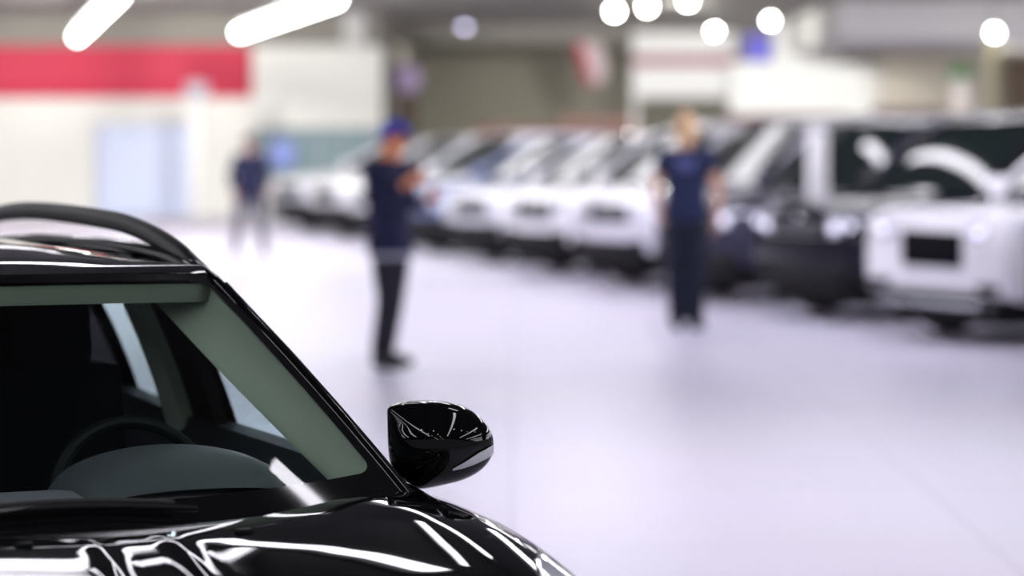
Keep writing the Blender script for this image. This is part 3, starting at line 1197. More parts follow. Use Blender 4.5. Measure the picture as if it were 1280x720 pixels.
    add(J['chest'].lerp(J['neck'], 1.06), (.064 * k, .064 * k), add(J['chest'].lerp(J['neck'], .88), (.095 * k, .080 * k), d))
    for sd in 'LR':
        s0 = add(J['sh' + sd], .070 * k * wide + .004, d)
        if sleeve < .6:
            add(J['sh' + sd].lerp(J['el' + sd], .62), .064 * k, s0)
        else:
            m = add(J['sh' + sd].lerp(J['el' + sd], .5), .064 * k, s0)
            e = add(J['el' + sd], .056 * k, m)
            add(J['el' + sd].lerp(J['wr' + sd], .9), .042 * k, e)
    shirt = skin('jacket' if sleeve > .6 else 'shirt', V, E, R, top_m, root)
    V, E, R = [], [], []
    a = add(J['pelvis'] + Vector((0, 0, .12 * k)), (.150 * w + .008, .112 * w + .008))
    a2 = add(J['pelvis'] - Vector((0, 0, .02 * k)), (.150 * w + .008, .115 * w + .008), a)
    for sd in 'LR':
        h = add(J['hip' + sd] - Vector((0, 0, .03 * k)), .098 * k * wide * legw, a2)
        t_ = add(J['hip' + sd].lerp(J['kn' + sd], .5), .088 * k * wide * legw, h)
        n_ = add(J['kn' + sd], .072 * k * legw, t_)
        f_ = add(J['kn' + sd].lerp(J['an' + sd], .5), .068 * k * legw, n_)
        add(J['an' + sd] - Vector((0, 0, .045)), .066 * k * legw, add(J['an' + sd] + Vector((0, 0, .03)), .064 * k * legw, f_))
    skin('trousers', V, E, R, leg_m, root)
    for sd in 'LR':
        sm = MB()
        an, to = J['an' + sd].copy(), J['toe' + sd].copy()
        dr = (to - an)
        dr.z = 0
        dr.normalize()
        heel = Vector((an.x, an.y, 0)) - dr * .055 * k
        tip = Vector((to.x, to.y, 0)) + dr * .035 * k
        pts = [heel.lerp(tip, q) + Vector((0, 0, z)) for q, z in ((0, .045), (.04, .05), (.3, .052), (.6, .042), (.85, .034), (.97, .030), (1, .026))]
        sm.tube(pts, [(.020, .03), (.040 * k, .048), (.048 * k, .056), (.054 * k, .050), (.054 * k, .042), (.038 * k, .034), (.016, .022)], n=14)
        sm.build('shoe', M_SHOE, root)
    # hair / cap
    hc = J['head'] + Vector((0, 0, .012 * k))
    hm = MB()
    rows = []
    for i in range(13):
        th = math.pi * .60 * i / 12
        rr = math.sin(th)
        row = []
        for q in range(24):
            a_ = 2 * math.pi * q / 24
            dv = fwd * math.cos(a_) + side * math.sin(a_)
            front = max(0, math.cos(a_))
            z = math.cos(th) * .118 * k
            if front > .35 and th > 1.15:
                z = max(z, .118 * k * math.cos(1.15 + (th - 1.15) * .2))
            bk = max(0, -math.cos(a_))
            z -= hair_len * k * bk * (i / 12) ** 3
            row.append(hc + dv * (rr * (.094 + .022 * abs(math.cos(a_))) * k * (1.0 if not (front > .35 and th > 1.15) else .99)) + Vector((0, 0, z)))
        rows.append(row)
    hm.grid(rows, closed_v=True)
    if cap:
        cm = hm.build('cap', cap, root, angle=None)
        br = MB()
        c0 = hc + fwd * (.075 * k) + Vector((0, 0, .035 * k))
        rows = []
        for v in np.linspace(0, 1, 6):
            rows.append([c0 + side * (s_ * .075 * k * (1 - .25 * v * abs(s_))) + fwd * ((.02 + .085 * v * (1 - .35 * s_ * s_)) * k) - Vector((0, 0, (.02 * s_ * s_ + .015 * v) * k)) for s_ in np.linspace(-1, 1, 11)])
        br.grid(rows)
        br.build('visor', cap, cm)
        hh = MB()
        hh.tube([hc - fwd * (.060 * k) - Vector((0, 0, .01 * k)), hc - fwd * (.075 * k) - Vector((0, 0, .075 * k)), hc - fwd * (.055 * k) - Vector((0, 0, .12 * k))], [(.075 * k, .03 * k), (.07 * k, .03 * k), (.045 * k, .02 * k)], n=14)
        hh.build('hair', hair or M_DKHAIR, root)
    else:
        ho = hm.build('hair', hair or M_DKHAIR, root, angle=None)
        if bun:
            bm_ = MB()
            bc = hc - fwd * (.085 * k) + Vector((0, 0, .085 * k))
            prof = [(.052 * k * math.sin(math.pi * q / 10) + .0005, -.05 * k * math.cos(math.pi * q / 10)) for q in range(11)]
            bm_.lathe(prof, c=bc, n=18)
            bm_.build('hair_bun', hair, ho)
    if back_print:
        bk = MB()
        for z, hw_, hh_ in ((1.385, .085, .022), (1.335, .060, .016)):
            rows = []
            for v in (-1, 1):
                rows.append([S((x, .0, z + v * hh_)) + Vector((0, .151 * w - 1.2 * (x * k) ** 2 + .012, 0)) for x in np.linspace(-hw_, hw_, 9)])
            bk.grid(rows)
        bk.build('back_print', M_PRINT, shirt)
    if belt:
        bl = MB()
        rows = []
        for z in (-.018, .018):
            rows.append([J['pelvis'] - Vector((0, 0, (hem + .045) * k - z)) + Vector((.178 * w * math.cos(q * math.pi / 16), .140 * w * math.sin(q * math.pi / 16), 0)) for q in range(32)])
        bl.grid(rows, closed_v=True)
        bl.build('belt', M_BELT, root)
    return root


# person in a blue cap, seen from the side, one arm held out to the right
person('person in blue cap and navy jacket, one forearm held out', (-.865, 20.9, 0), math.radians(50), 1.82,
       dict(pelvis=(0, .02, .96), chest=(0, .05, 1.30), waist=(0, .04, 1.12), neck=(0, .03, 1.50), chin=(0, -.01, 1.575), head=(0, -.02, 1.655), crown=(0, 0, 1.74),
            shL=(.185, .05, 1.44), elL=(.22, .02, 1.16), wrL=(.14, -.24, 1.22), handL=(-.3, -1, .15), palmL=(0, 0, 1),
            shR=(-.185, .04, 1.44), elR=(-.22, -.02, 1.16), wrR=(-.13, -.26, 1.33), handR=(.2, -1, .3), palmR=(0, 0, 1),
            hipL=(.09, .02, .92), knL=(.09, .06, .50), anL=(.10, .15, .09), toeL=(.12, -.03, .035),
            hipR=(-.09, .02, .92), knR=(-.09, -.02, .50), anR=(-.10, .04, .09), toeR=(-.12, -.14, .035)),
       M_SKIN_O, M_NAVY, M_PANTSK, sleeve=1.0, cap=M_CAP, hair=M_SKIN_O, wide=1.04, hem=.11, belt=True)
# blond person, seen from behind
person('blond person seen from behind in navy t-shirt and dark trousers', (1.50, 24.8, 0), math.radians(180 - 6), 1.88,
       dict(elL=(.25, .01, 1.16), wrL=(.21, -.05, .93), elR=(-.265, .03, 1.17), wrR=(-.25, -.05, .92),
            knL=(.085, .0, .5), anL=(.07, .02, .09), toeL=(.09, -.16, .035), knR=(-.085, .0, .5), anR=(-.07, .02, .09), toeR=(-.10, -.16, .035)),
       M_SKIN, M_NAVY2, M_PANTS, sleeve=.5, hair=M_BLOND, bun=True, wide=1.08, hem=.03, back_print=True, hair_len=.11, legw=1.28)
# far person in navy and grey
person('far person in navy top and grey trousers, standing with legs apart', (-3.545, 38.9, 0), math.radians(12), 1.66,
       dict(elL=(.27, .03, 1.17), wrL=(.24, -.08, .95), elR=(-.27, .03, 1.17), wrR=(-.24, -.08, .95),
            knL=(.16, -.01, .5), anL=(.21, .02, .09), toeL=(.25, -.16, .035), knR=(-.16, -.01, .5), anR=(-.21, .02, .09), toeR=(-.25, -.16, .035)),
       M_SKIN_D, M_NAVY, M_PANTSG, sleeve=1.0, hair=M_DKHAIR, wide=1.28, hem=.08, legw=1.05)
# ------------------------------------------------------------------ the hall
CEIL = 4.0
ZL = 57.0      # depth of the left wall face
ZB = 75.0      # depth of the back wall
M_CEIL = mat('ceiling_taupe', (.30, .285, .255), rough=.9, vary=.08, vscale=.3)
M_CEILD = mat('ceiling_dark', (.022, .022, .024), rough=.95, vary=.1, vscale=.5)
M_CREAM = mat('cream_wall_paint', (.79, .785, .735), rough=.8, vary=.03)
M_WHITEP = mat('white_wall_panel', (.84, .84, .79), rough=.7)
M_TAUPE = mat('taupe_wall', (.36, .345, .28), rough=.9, vary=.06, vscale=.4)
M_BULK = mat('bulkhead_paint', (.90, .89, .86), rough=.8)
M_TAUPE2 = mat('taupe_bulkhead', (.27, .255, .225), rough=.9, vary=.06, vscale=.4)
M_BLUEL = mat('pale_blue_board', (.28, .36, .80), rough=.6)
M_RED = mat('red_fascia', (.55, .012, .055), rough=.6, vary=.1, vscale=.6)
M_DOORB = mat('pale_blue_door', (.62, .68, .86), rough=.5)
M_TEAL = mat('teal_grey_window', (.26, .36, .38), rough=.12)
M_GREYP = mat('grey_post_paint', (.36, .34, .39), rough=.6)
M_PALEP = mat('pale_post_paint', (.62, .61, .60), rough=.6)
M_WHITE = mat('white_booth_panel', (.93, .93, .92), rough=.6)
M_OLIVE = mat('olive_shadow_panel', (.30, .28, .20), rough=.9)
M_BEIGEW = mat('beige_wall_panel', (.60, .55, .47), rough=.8)
M_PINKR = mat('rose_band', (.42, .16, .20), rough=.7)
M_BLUEB = mat('blue_banner', (.20, .18, .78), rough=.7)
M_REDBR = mat('red_brown_panel', (.15, .075, .065), rough=.8, vary=.15, vscale=1.5)
M_FLAGR = mat('flag_red', (.65, .03, .09), rough=.7)
M_FLAGW = mat('flag_white', (.80, .66, .68), rough=.7)
M_LILAC = mat('lilac_sign', (.62, .46, .78), rough=.5)
M_BROWN = mat('brown_post', (.16, .11, .08), rough=.7)
M_GREEN = mat('green_cap', (.05, .22, .04), rough=.6)
M_CREAMS = mat('cream_pylon', (.85, .78, .68), rough=.6)
M_YELP = mat('yellowish_post', (.52, .48, .30), rough=.5)
M_HOUS = mat('black_housing', (.015, .015, .016), rough=.7)
M_METAL = mat('lamp_metal', (.25, .25, .25), rough=.4, metal=.6)
E_TUBE = emat('tube_light', (1.0, 1.0, .97), 26.0)
E_NEAR = emat('floor_strip_light', (.94, .91, 1.0), 13.5)
E_SPOT = emat('added_dot_light', (1.0, .96, .84), 60.0)
E_SPOT2 = emat('added_glint_light', (.86, .82, 1.0), 420.0)
E_PANEL = emat('added_panel_light', (.97, .95, 1.0), 7.0)
E_BACKFILL = emat('added_back_light', (1.0, 1.0, .93), 30.0)
E_BAY = emat('bay_light', (1.0, 1.0, .93), 75.0)
E_LILAC = emat('lilac_light', (.72, .70, 1.0), 7.0)


def floor_mat():
    m = bpy.data.materials.new('pale_hall_floor')
    m.use_nodes = True
    nt = m.node_tree
    N, L = nt.nodes, nt.links
    b = N['Principled BSDF']
    tc = N.new('ShaderNodeTexCoord')
    n = N.new('ShaderNodeTexNoise')
    n.inputs['Scale'].default_value = .5
    n.inputs['Detail'].default_value = 6
    L.new(tc.outputs['Object'], n.inputs['Vector'])
    br = N.new('ShaderNodeTexBrick')
    br.offset = 0
    br.inputs['Scale'].default_value = 1
    br.inputs['Brick Width'].default_value = 2.0
    br.inputs['Row Height'].default_value = 2.0
    br.inputs['Mortar Size'].default_value = .012
    br.inputs['Color1'].default_value = (.70, .675, .80, 1)
    br.inputs['Color2'].default_value = (.72, .69, .81, 1)
    br.inputs['Mortar'].default_value = (.60, .58, .70, 1)
    L.new(tc.outputs['Object'], br.inputs['Vector'])
    mx = N.new('ShaderNodeMixRGB')
    mx.blend_type = 'MULTIPLY'
    mx.inputs[0].default_value = .12
    L.new(br.outputs['Color'], mx.inputs[1])
    L.new(n.outputs['Color'], mx.inputs[2])
    L.new(mx.outputs[0], b.inputs['Base Color'])
    b.inputs['Roughness'].default_value = .38
    b.inputs['Specular IOR Level'].default_value = .35
    return m


M_FLOOR = floor_mat()


def struct(name, bm, m, parent=None):
    o = bm.build(name, m, parent, angle=30)
    o['kind'] = 'structure'
    return o


X0, X1, Y0, Y1 = -24.0, 26.0, -5.0, ZB + .2
struct('floor', MB().box(((X0 + X1) / 2, (Y0 + Y1) / 2, -.05), (X1 - X0, Y1 - Y0, .1)), M_FLOOR)
YD = 33.5       # the nearer bay has a dark painted ceiling
struct('ceiling', MB().box(((X0 + X1) / 2, (YD + Y1) / 2, CEIL + .05), (X1 - X0, Y1 - YD, .1)), M_CEIL)
struct('ceiling_near', MB().box(((X0 + X1) / 2, (Y0 + YD) / 2, CEIL + .05), (X1 - X0, YD - Y0, .1)), M_CEILD)
# left block: cream wall with a doorway, red fascia, white header over a window band
xl = lambda px, Z=ZL: (px - 640) * Z / F
zl = lambda py, Z=ZL: HC - (py - HY) * Z / F
d0, d1, dt = xl(118), xl(238), zl(155)
xr = xl(318)
xe = xl(478)
w = MB()
w.box(((X0 + d0) / 2, ZL + .15, CEIL / 2), (d0 - X0, .3, CEIL))
w.box(((d0 + d1) / 2, ZL + .15, (CEIL + dt) / 2), (d1 - d0, .3, CEIL - dt))
w.box(((d1 + xr) / 2, ZL + .15, CEIL / 2), (xr - d1, .3, CEIL))
struct('wall_left', w, M_CREAM)
w = MB()
w.box(((xr + xe) / 2, ZL + .15, (CEIL + zl(160)) / 2), (xe - xr, .3, CEIL - zl(160)))
w.box(((xr + xe) / 2, ZL + .15, zl(222) / 2), (xe - xr, .3, zl(222)))
struct('wall_front', w, M_WHITEP)
w = MB()
w.box(((xr + xe) / 2, ZL + .25, (zl(160) + zl(222)) / 2), (xe - xr, .04, zl(160) - zl(222)))
wn = struct('window_1', w, M_TEAL)
fr = MB()
for k in range(5):
    fr.box((xr + (xe - xr) * (k + .5) / 5, ZL + .20, (zl(160) + zl(222)) / 2), (.05, .05, zl(160) - zl(222)))
fr.build('window_frame', M_GREYP, wn)
d = MB()
d.box(((d0 + d1) / 2, ZL + .24, dt / 2), (d1 - d0, .06, dt))
for k in range(1, 9):
    d.box(((d0 + d1) / 2, ZL + .205, dt * k / 9), (d1 - d0 - .1, .012, .03))
struct('door_1', d, M_DOORB)
struct('wall_back', MB().box(((xe + X1) / 2, ZB + .1, CEIL / 2), (X1 - xe, .2, CEIL)), M_TAUPE)
struct('wall_side', MB().box((xe - .1, (ZL + .3 + ZB) / 2, CEIL / 2), (.2, ZB - ZL - .3, CEIL)), M_TAUPE)
struct('wall_right', MB().box((X1 + .1, (Y0 + Y1) / 2, CEIL / 2), (.2, Y1 - Y0, CEIL)), M_CREAM)
struct('wall_far_left', MB().box((X0 - .1, (Y0 + ZL) / 2, CEIL / 2), (.2, ZL - Y0, CEIL)), M_CREAM)
# ceiling beams
struct('trim_1', MB().box(((xe + X1) / 2, 66, CEIL - .17), (X1 - xe, .5, .34)), M_CEIL)
# added lights, hidden by the beam, brighten the back wall
for q in range(6):
    cv = empty('added_back_light', (xe + 2.2 + 4.0 * q, 67.3, CEIL))
    tag(cv, 'added light hidden behind the far beam', 'light', 'added lights behind the far beam')
    MB().box((0, 0, -.012), (3.4, .6, .02), bev=.004).build('frame', M_METAL, cv)
    g_ = MB()
    g_.add([(-1.6, -.26, -.025), (1.6, -.26, -.025), (1.6, .26, -.025), (-1.6, .26, -.025)], [(0, 3, 2, 1)])
    g_.build('diffuser', E_BACKFILL, cv, recalc=False)
# red fascia board
fb = MB()
fb.box(((X0 + xr) / 2, ZL - .06, (zl(56) + zl(122)) / 2), (xr - X0 - .1, .10, zl(56) - zl(122)), bev=.02)
tag(fb.build('fascia_sign', M_RED), 'long red fascia board on the cream wall', 'sign')
# grey post
gp = empty('grey_post', (xl(246, 54), 54, 0))
tag(gp, 'slim pale post with grey top box, standing in front of the pale blue doorway edge', 'post')
hP = zl(102, 54)
MB().box((0, 0, hP / 2), (.22, .16, hP), bev=.02).build('column', M_PALEP, gp)
MB().box((0, 0, .02), (.45, .4, .04), bev=.01).build('base', M_GREYP, gp)
MB().box((0, -.02, hP - .18), (.42, .22, .34), bev=.03).build('top_box', M_GREYP, gp)

# taupe bulkhead over the left block, pale downstand at its end
struct('trim_3', MB().box(((X0 + xe) / 2, ZL - .10, (zl(57) + CEIL) / 2), (xe - X0, .18, CEIL - zl(57))), M_TAUPE2)
struct('trim_4', MB().box((xl(444), ZL - .3, (zl(60) + CEIL) / 2), (xl(457) - xl(431), .2, CEIL - zl(60))), M_PALEP)
bb = MB()
bb.box((xl(353), ZL - .04, (zl(176) + zl(208)) / 2), (xl(368) - xl(338), .06, zl(176) - zl(208)), bev=.01)
tag(bb.build('notice_sign', M_BLUEL), 'pale blue board on the window band beside the far person', 'board')

# strip lights hung under the ceiling
def strip(x0, y0, x1, y1, h, label, group=None, r=.075, m=None, hw=.14, hm=None, hang=None, flat=None):
    a, b = Vector((x0, y0, h)), Vector((x1, y1, h))
    L_ = (b - a).length
    root = empty('strip_light', (a + b) / 2, math.atan2(y1 - y0, x1 - x0))
    tag(root, label, 'light', group)
    MB().box((0, 0, .05 + r), (L_, hw, .06), bev=.012).build('housing', hm or M_METAL, root)
    t = MB()
    t.tube([(-L_ / 2, 0, 0), (L_ / 2, 0, 0)], [(flat or r, r)] * 2, n=14)
    t.build('tube', m or E_TUBE, root)
    n = max(2, int(L_ / 5))
    for q in () if CEIL - h < .3 else (hang or [(q + .5) / n for q in range(n)]):
        x = -L_ / 2 + L_ * q
        hw_ = MB()
        hw_.tube([(x, 0, .08 + r), (x, 0, CEIL - h)], .008, n=6)
        hw_.build('hanger', M_METAL, root)


strip(-7.70, 51.0, -4.78, 35.0, 3.34, 'bright strip light hung above the red board, nearer the left edge')
strip(-4.62, 48.8, -2.20, 36.0, 3.34, 'bright strip light hung above the right end of the red board')
STRIPS = []      # filled in with the lights above the open floor
OVER = 'white strip light hung over the open floor above the cars'
# rows run slightly across the hall, in three lengths each
for k in range(-5, 7):
    for y0, y1 in ((.5, 7.2), (11.0, 17.2), (20.5, 31.5)):
        x = lambda y: .62 + 3.1 * k - .184 * (y - 7.75) + (.28 if y > 9 else 0)
        strip(x(y1), y1, x(y0), y0, 3.45, OVER, 'strip lights over the open floor', r=.07, m=E_NEAR, hw=.34, hm=M_HOUS)
# lights added between the rows to streak the black car's bonnet, roof and windscreen
for x0, y0, x1, y1, h_, r_, w_, lab in ((-1.90, 12.0, -.45, 9.68, 3.9, .03, .075, 'wide light added on the dark ceiling, aslant before the black car'), (-.96, 10.15, -.93, 8.85, 3.9, .025, .025, 'shortest added strip light on the dark ceiling, over the black bonnet'), (-.42, 13.2, -.29, 9.95, 3.9, .025, .03, 'slim added strip light on the dark ceiling beside the wide aslant light'), (.95, 10.2, .72, 16.5, 3.24, .05, .05, 'extra strip light hung between two rows'), (-4.8, 14.15, -1.2, 14.05, 3.24, .05, .09, 'added strip light hung across the rows'), (.36, 8.02, .80, 7.96, 3.45, .03, .075, 'very short light added over the windscreen of the black car')):
    strip(x0, y0, x1, y1, h_, lab, r=r_, m=E_NEAR, hw=w_ * 2.2 + .05, hm=M_HOUS, hang=(.12, .88), flat=w_)
def added_spot_lamp(x, y, lab, grp, r=.05):
    root = empty('added_spot_lamp', (x, y, 3.40))
    tag(root, lab, 'light', grp)
    g = MB()
    g.lathe([(r * math.sin(math.pi * q / 8) + .0004, -r * math.cos(math.pi * q / 8)) for q in range(9)], n=14)
    g.build('glow_ball', E_SPOT if r < .055 else E_SPOT2, root)
    MB().lathe([(.04, .03), (.05, .06), (.02, .12), (.008, .13), (.008, CEIL - 3.40)], n=12).build('fitting', M_HOUS, root)


# small lamps added over the viewer to put dots in the door mirror
for k, (x, y) in enumerate([(-1.9 + .42 * q, 5.2 - 1.5 * q) for q in range(1, 7)] + [(-.35 + .55 * q, 3.2 - 1.6 * q) for q in range(5)] + [(1.6, 4.2), (2.6, 4.4), (3.5, 4.7), (4.6, 6.0), (6.0, 7.5)]):
    added_spot_lamp(x, y, 'small round lamp added over the viewer for mirror dots, out of frame', 'small lamps added over the viewer')
for k in range(14):  # lamps added out of frame to put glints on the parked cars
    added_spot_lamp(-3.05 + .62 * k + (.4 if k == 5 else 0), 33.0 - 1.02 * k + (.7 if k % 2 else 0) + (.5 if k == 7 else 0), 'small round lamp added before the noses of the parked row, out of frame', 'small lamps added over the parked row', .056)
# luminous panels added out of view to brighten the far hall
for y in (35.0, 38.5, 42.0, 45.0):
    for x in np.arange(-18, 22, 6.0):
        root = empty('added_ceiling_panel', (x, y, CEIL))
        tag(root, 'luminous panel added to the far ceiling, out of frame', 'light', 'luminous panels added to the far ceiling')
        MB().box((0, 0, -.012), (4.6, .9, .02), bev=.004).build('frame', M_METAL, root)
        g = MB()
        g.add([(-2.2, -.4, -.025), (2.2, -.4, -.025), (2.2, .4, -.025), (-2.2, .4, -.025)], [(0, 3, 2, 1)])
        g.build('diffuser', E_PANEL, root, recalc=False)

# round bay lights
def bay(px, py, Z, m, label, r=.16, group=None):
    r *= .55
    p = at(px, py, Z)
    root = empty('bay_light', p)
    tag(root, label, 'light', group)
    g = MB()
    prof = [(r * math.sin(math.pi * q / 12) + .0005, -r * math.cos(math.pi * q / 12)) for q in range(13)]
    g.lathe(prof, n=20)
    g.build('globe', m, root)
    MB().lathe([(r * .5, r * .8), (r * .62, r * 1.0), (r * .3, r * 1.35)], n=16).build('cap', M_METAL, root)
    if p.z + r * 1.3 < CEIL:
        c = MB()
        c.tube([(0, 0, r * 1.3), (0, 0, CEIL - p.z)], .01, n=6)
        c.build('cord', M_METAL, root)


bay(581, 32, 64.5, E_LILAC, 'lilac round lamp hanging alone in front of the back wall', r=.17)
bay(768, 14, 51, E_BAY, 'leftmost of the three round lamps at the top edge', r=.13)
bay(809, 8, 49.5, E_BAY, 'middle one of the three round lamps at the top edge', r=.13)
bay(860, 1, 48, E_BAY, 'round lamp cut by the top edge, right of two whole ones', r=.12)
bay(893, 39, 62, E_BAY, 'round lamp in front of the rose-banded sign, left of the blue banner', r=.10)
bay(963, 26, 55, E_BAY, 'round lamp just above the blue banner', r=.10)
bay(1243, 41, 49, E_BAY, 'round yellowish lamp on the post near the right edge', r=.11)


def panel(name, px0, px1, py0, py1, Z, m, label, cat, depth=.15, to_floor=False, group=None, hang=False):
    a, b = at(px0, py0, Z), at(px1, py1, Z)
    z1, z0 = min(a.z, CEIL - .01), (0.0 if to_floor else b.z)
    g = MB()
    g.box(((a.x + b.x) / 2, Z, (z0 + z1) / 2), (b.x - a.x, depth, z1 - z0), bev=.02)
    o = g.build(name, m)
    if hang:
        c = MB()
        for x in (a.x + .05, b.x - .05):
            c.tube([(x, Z, z1 - .02), (x, Z, CEIL)], .008, n=6)
        c.build('hanging_cord', M_METAL, o)
    return tag(o, label, cat, group)


# exhibition stands behind the row
Zs = 64
st = empty('display_stand', (at(855, 0, Zs).x, Zs, 0))
tag(st, 'white display stand with a rose band across, behind the blond person', 'stand')
a, b = at(792, 40, Zs), at(922, 122, Zs)
wd = b.x - a.x
MB().box((0, 0, (a.z + b.z) / 2), (wd, .3, a.z - b.z), bev=.02).build('panel', M_WHITE, st)
for s in (-1, 1):
    MB().box((s * (wd / 2 - .06), 0, b.z / 2), (.10, .2, b.z), bev=.01).build('leg', M_WHITE, st)
MB().box((0, -.16, zl(76, Zs)), (wd, .03, .24), bev=.005).build('band', M_PINKR, st)
panel('banner', 932, 966, 44, 80, 63.0, M_BLUEB, 'blue banner hanging between lamp and white block', 'banner', depth=.04, hang=True)
bs = empty('block_stand', (at(1008, 0, 62).x, 62, 0))
tag(bs, 'large white block stand with a tall white tower, right of the blue banner', 'stand')
a, b = at(918, 78, 62), at(1112, 150, 62)
MB().box((0, 0, a.z / 2), (b.x - a.x, 1.2, a.z), bev=.03).build('block', M_WHITE, bs)
a2, b2 = at(968, 8, 62), at(1050, 80, 62)
MB().box((0, 0.1, (CEIL - .02 + a.z) / 2), (b2.x - a2.x, .9, CEIL - .02 - a.z - .02), bev=.02).build('tower', M_WHITE, bs)
# white bulkhead under the ceiling at the right, with its shaded underside
bh = MB()
a = at(1052, 0, 50.5)
bh.box(((24 + a.x) / 2, 55.4, (zl(50, 50.5) + CEIL) / 2), (24 - a.x, 9.8, CEIL - zl(50, 50.5) - .01), bev=.02)
struct('trim_2', bh, M_BULK)
panel('room_divider', 1100, 1236, 71, 150, 60.8, M_BEIGEW, 'beige partition panel right of the white block', 'partition', depth=.2, to_floor=True)
panel('room_divider', 1258, 1500, 71, 150, 60.8, M_BROWN, 'dark brown partition panel at the right edge', 'partition', depth=.2, to_floor=True)
# post with lamp
lp = empty('lamp_post', (at(1240, 0, 49.4).x, 49.4, 0))
tag(lp, 'yellowish post below the lamp near the right edge', 'post')
hp_ = zl(52, 49.4)
MB().lathe([(.16, 0), (.16, .06), (.12, .08), (.12, hp_ - .05), (.14, hp_ - .02), (.14, hp_)], n=20).build('column', M_YELP, lp)
MB().box((.22, 0, hp_ - .18), (.4, .06, .06), bev=.01).build('arm', M_YELP, lp)
# cream pylon with a green cap
py_ = empty('sign_pylon', (at(1201, 0, 48).x, 48, 0))
tag(py_, 'cream pylon with a green cap, standing behind the dark cars', 'pylon')
h1, h2 = zl(98, 48), zl(82, 48)
MB().lathe([(.22, 0), (.20, .1), (.15, .4), (.16, h1 - .2), (.14, h1)], n=20).build('column', M_CREAMS, py_)
MB().lathe([(.14, h1), (.22, h1 + .02), (.23, h2 - .05), (.12, h2)], n=20).build('cap', M_GREEN, py_)
# low red-brown partitions behind the row
for i, (p0, p1, pt, Z, lab) in enumerate(((592, 700, 157, 69, 'low red-brown partition seen left of the silver car roof'), (700, 800, 146, 68.6, 'red-brown partition above the silver and white car roofs'), (905, 1060, 143, 60, 'red-brown counter in front of the white block stand'), (1090, 1180, 136, 59, 'red-brown counter in front of the beige partition'))):
    c = panel('counter', p0, p1, pt, 200, Z, M_REDBR, lab, 'counter', depth=.4, to_floor=True)
tt = empty('totem_sign', (2.95, 27.8, 0), math.radians(15))
tag(tt, 'slim white totem standing between the navy car and the slate grey car', 'sign')
MB().box((0, 0, .02), (.36, .36, .04), bev=.01).build('base', M_GREYP, tt)
MB().box((0, 0, .87), (.20, .07, 1.66), bev=.02).build('panel', M_WHITE, tt)
# leaning feather flag
fl = empty('feather_flag', (at(752, 0, 66).x, 66, 0))
tag(fl, 'red and white feather flag leaning in front of the back wall', 'flag')
bx = at(752, 0, 66).x
pts = [Vector((at(x, y, 66).x - bx, 0, at(x, y, 66).z)) for x, y in ((708, 28), (714, 45), (724, 75), (738, 108))]
base = [Vector((.0, 0, 0)), Vector((-.02, 0, 1.2)), pts[3], pts[2], pts[1], pts[0]]
pole = MB()
pole.tube(spline(base, n=30), .025, n=8)
pole.build('pole', M_METAL, fl)
MB().lathe([(.35, 0), (.35, .04), (.05, .07), (.04, .3)], n=20).build('base', M_METAL, fl)
L_ = [at(x, y, 66) for x, y in ((706, 26), (713, 48), (722, 76), (734, 108))]
R_ = [at(x, y, 66) for x, y in ((726, 26), (744, 44), (756, 72), (758, 100))]
SL, SR = spline([(p.x - bx, 0, p.z) for p in L_], n=16), spline([(p.x - bx, 0, p.z) for p in R_], n=16)
red, wht = MB(), MB()
red.grid([[SL[i] + (SR[i] - SL[i]) * k + np.array([0, .03 * math.sin(k * 6), 0]) for k in np.linspace(0, .34, 4)] for i in range(16)])
wht.grid([[SL[i] + (SR[i] - SL[i]) * k + np.array([0, .03 * math.sin(k * 6), 0]) for k in np.linspace(.34, 1, 8)] for i in range(16)])
red.build('red_stripe', M_FLAGR, fl)
wht.build('white_field', M_FLAGW, fl)
# lilac round sign on a brown post
ls = empty('round_sign', (at(508, 0, 60).x, 60, 0))
tag(ls, 'round lilac sign on a brown post behind the blue cap', 'sign')
zc_ = zl(98, 60)
MB().lathe([(.001, -.05), (.30, -.05), (.32, 0), (.30, .05), (.001, .05)], c=(0, 0, zc_), axis='Y', n=32).build('disc', M_LILAC, ls)
MB().box((0, .02, (zc_ - .30) / 2), (.40, .1, zc_ - .30), bev=.02).build('post', M_BROWN, ls)

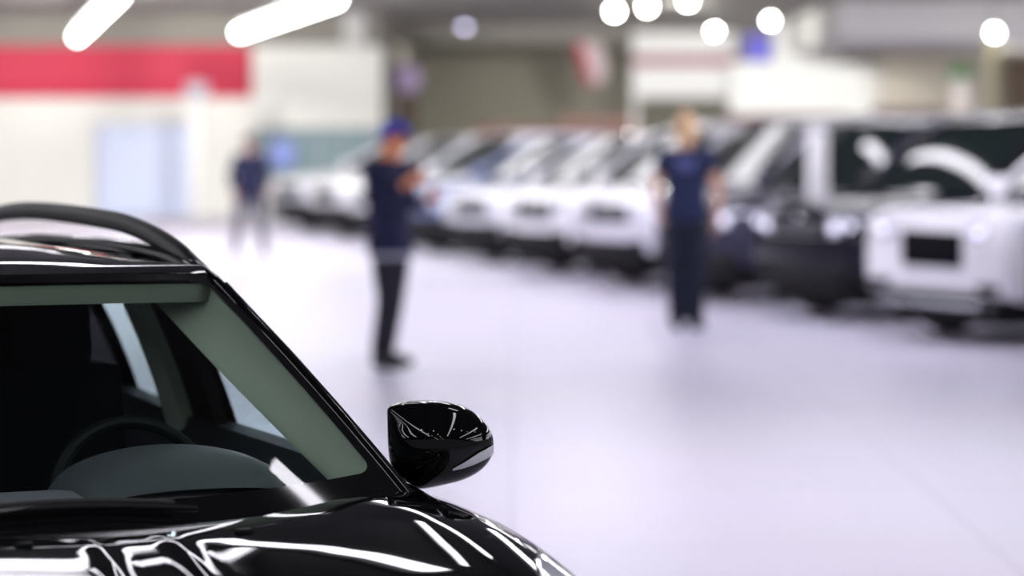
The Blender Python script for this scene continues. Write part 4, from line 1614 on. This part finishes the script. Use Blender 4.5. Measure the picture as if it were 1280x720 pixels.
# added spotlights without fittings, brightening the cream wall, red board and stands
for x, y, tx, ty, tz, e, sz in ((-9.6, 53.6, -9.2, 57, 3.0, 130, 50), (-6.4, 53.6, -6.1, 57, 3.0, 130, 50), (-15, 45.5, -13, 57, 1.6, 2400, 60), (-9, 45.5, -8, 57, 1.6, 2400, 60), (-3.5, 45.5, -4, 57, 1.8, 2400, 60), (3, 50.5, 4.5, 64, 2.4, 4500, 60), (9.5, 54.5, 9.8, 61, 2.4, 420, 90)):
    ld = bpy.data.lights.new('added_wall_spot', 'SPOT')
    ld.energy = e
    ld.spot_size = math.radians(sz)
    ld.spot_blend = .8
    ld.shadow_soft_size = .25
    ld.color = (1, .99, .94)
    lo = bpy.data.objects.new('added_wall_spot', ld)
    COL.objects.link(lo)
    lo.location = (x, y, CEIL - .15 if y < 54 or x < 5 else 3.1)
    lo.rotation_euler = (Vector((tx, ty, tz)) - lo.location).to_track_quat('-Z', 'Y').to_euler()

# ------------------------------------------------------------------ world, camera
w = bpy.data.worlds.new('world')
SC.world = w
w.use_nodes = True
nt = w.node_tree
bg = nt.nodes['Background']
bg.inputs[0].default_value = (.62, .64, .72, 1)
bg.inputs[1].default_value = .35

cam = bpy.data.cameras.new('camera')
co = bpy.data.objects.new('camera', cam)
COL.objects.link(co)
co.location = (0, 0, HC)
co.rotation_euler = (math.pi / 2, 0, 0)
cam.sensor_width = 36
cam.lens = 36 * F / 1280
cam.shift_y = -(360 - HY) / 1280
cam.clip_end = 300
cam.dof.use_dof = True
cam.dof.focus_distance = 6.45
cam.dof.aperture_fstop = cam.lens / 1000 / .062
cam.dof.aperture_blades = 0
SC.camera = co
SC.view_settings.view_transform = 'Standard'
SC.view_settings.look = 'None'
SC.view_settings.exposure = 0
SC.cycles.use_denoising = True
SC.cycles.max_bounces = 8
SC.cycles.diffuse_bounces = 4
SC.cycles.glossy_bounces = 4
SC.cycles.transparent_max_bounces = 12
SC.cycles.sample_clamp_indirect = 6
SC.cycles.caustics_reflective = False
SC.cycles.caustics_refractive = False
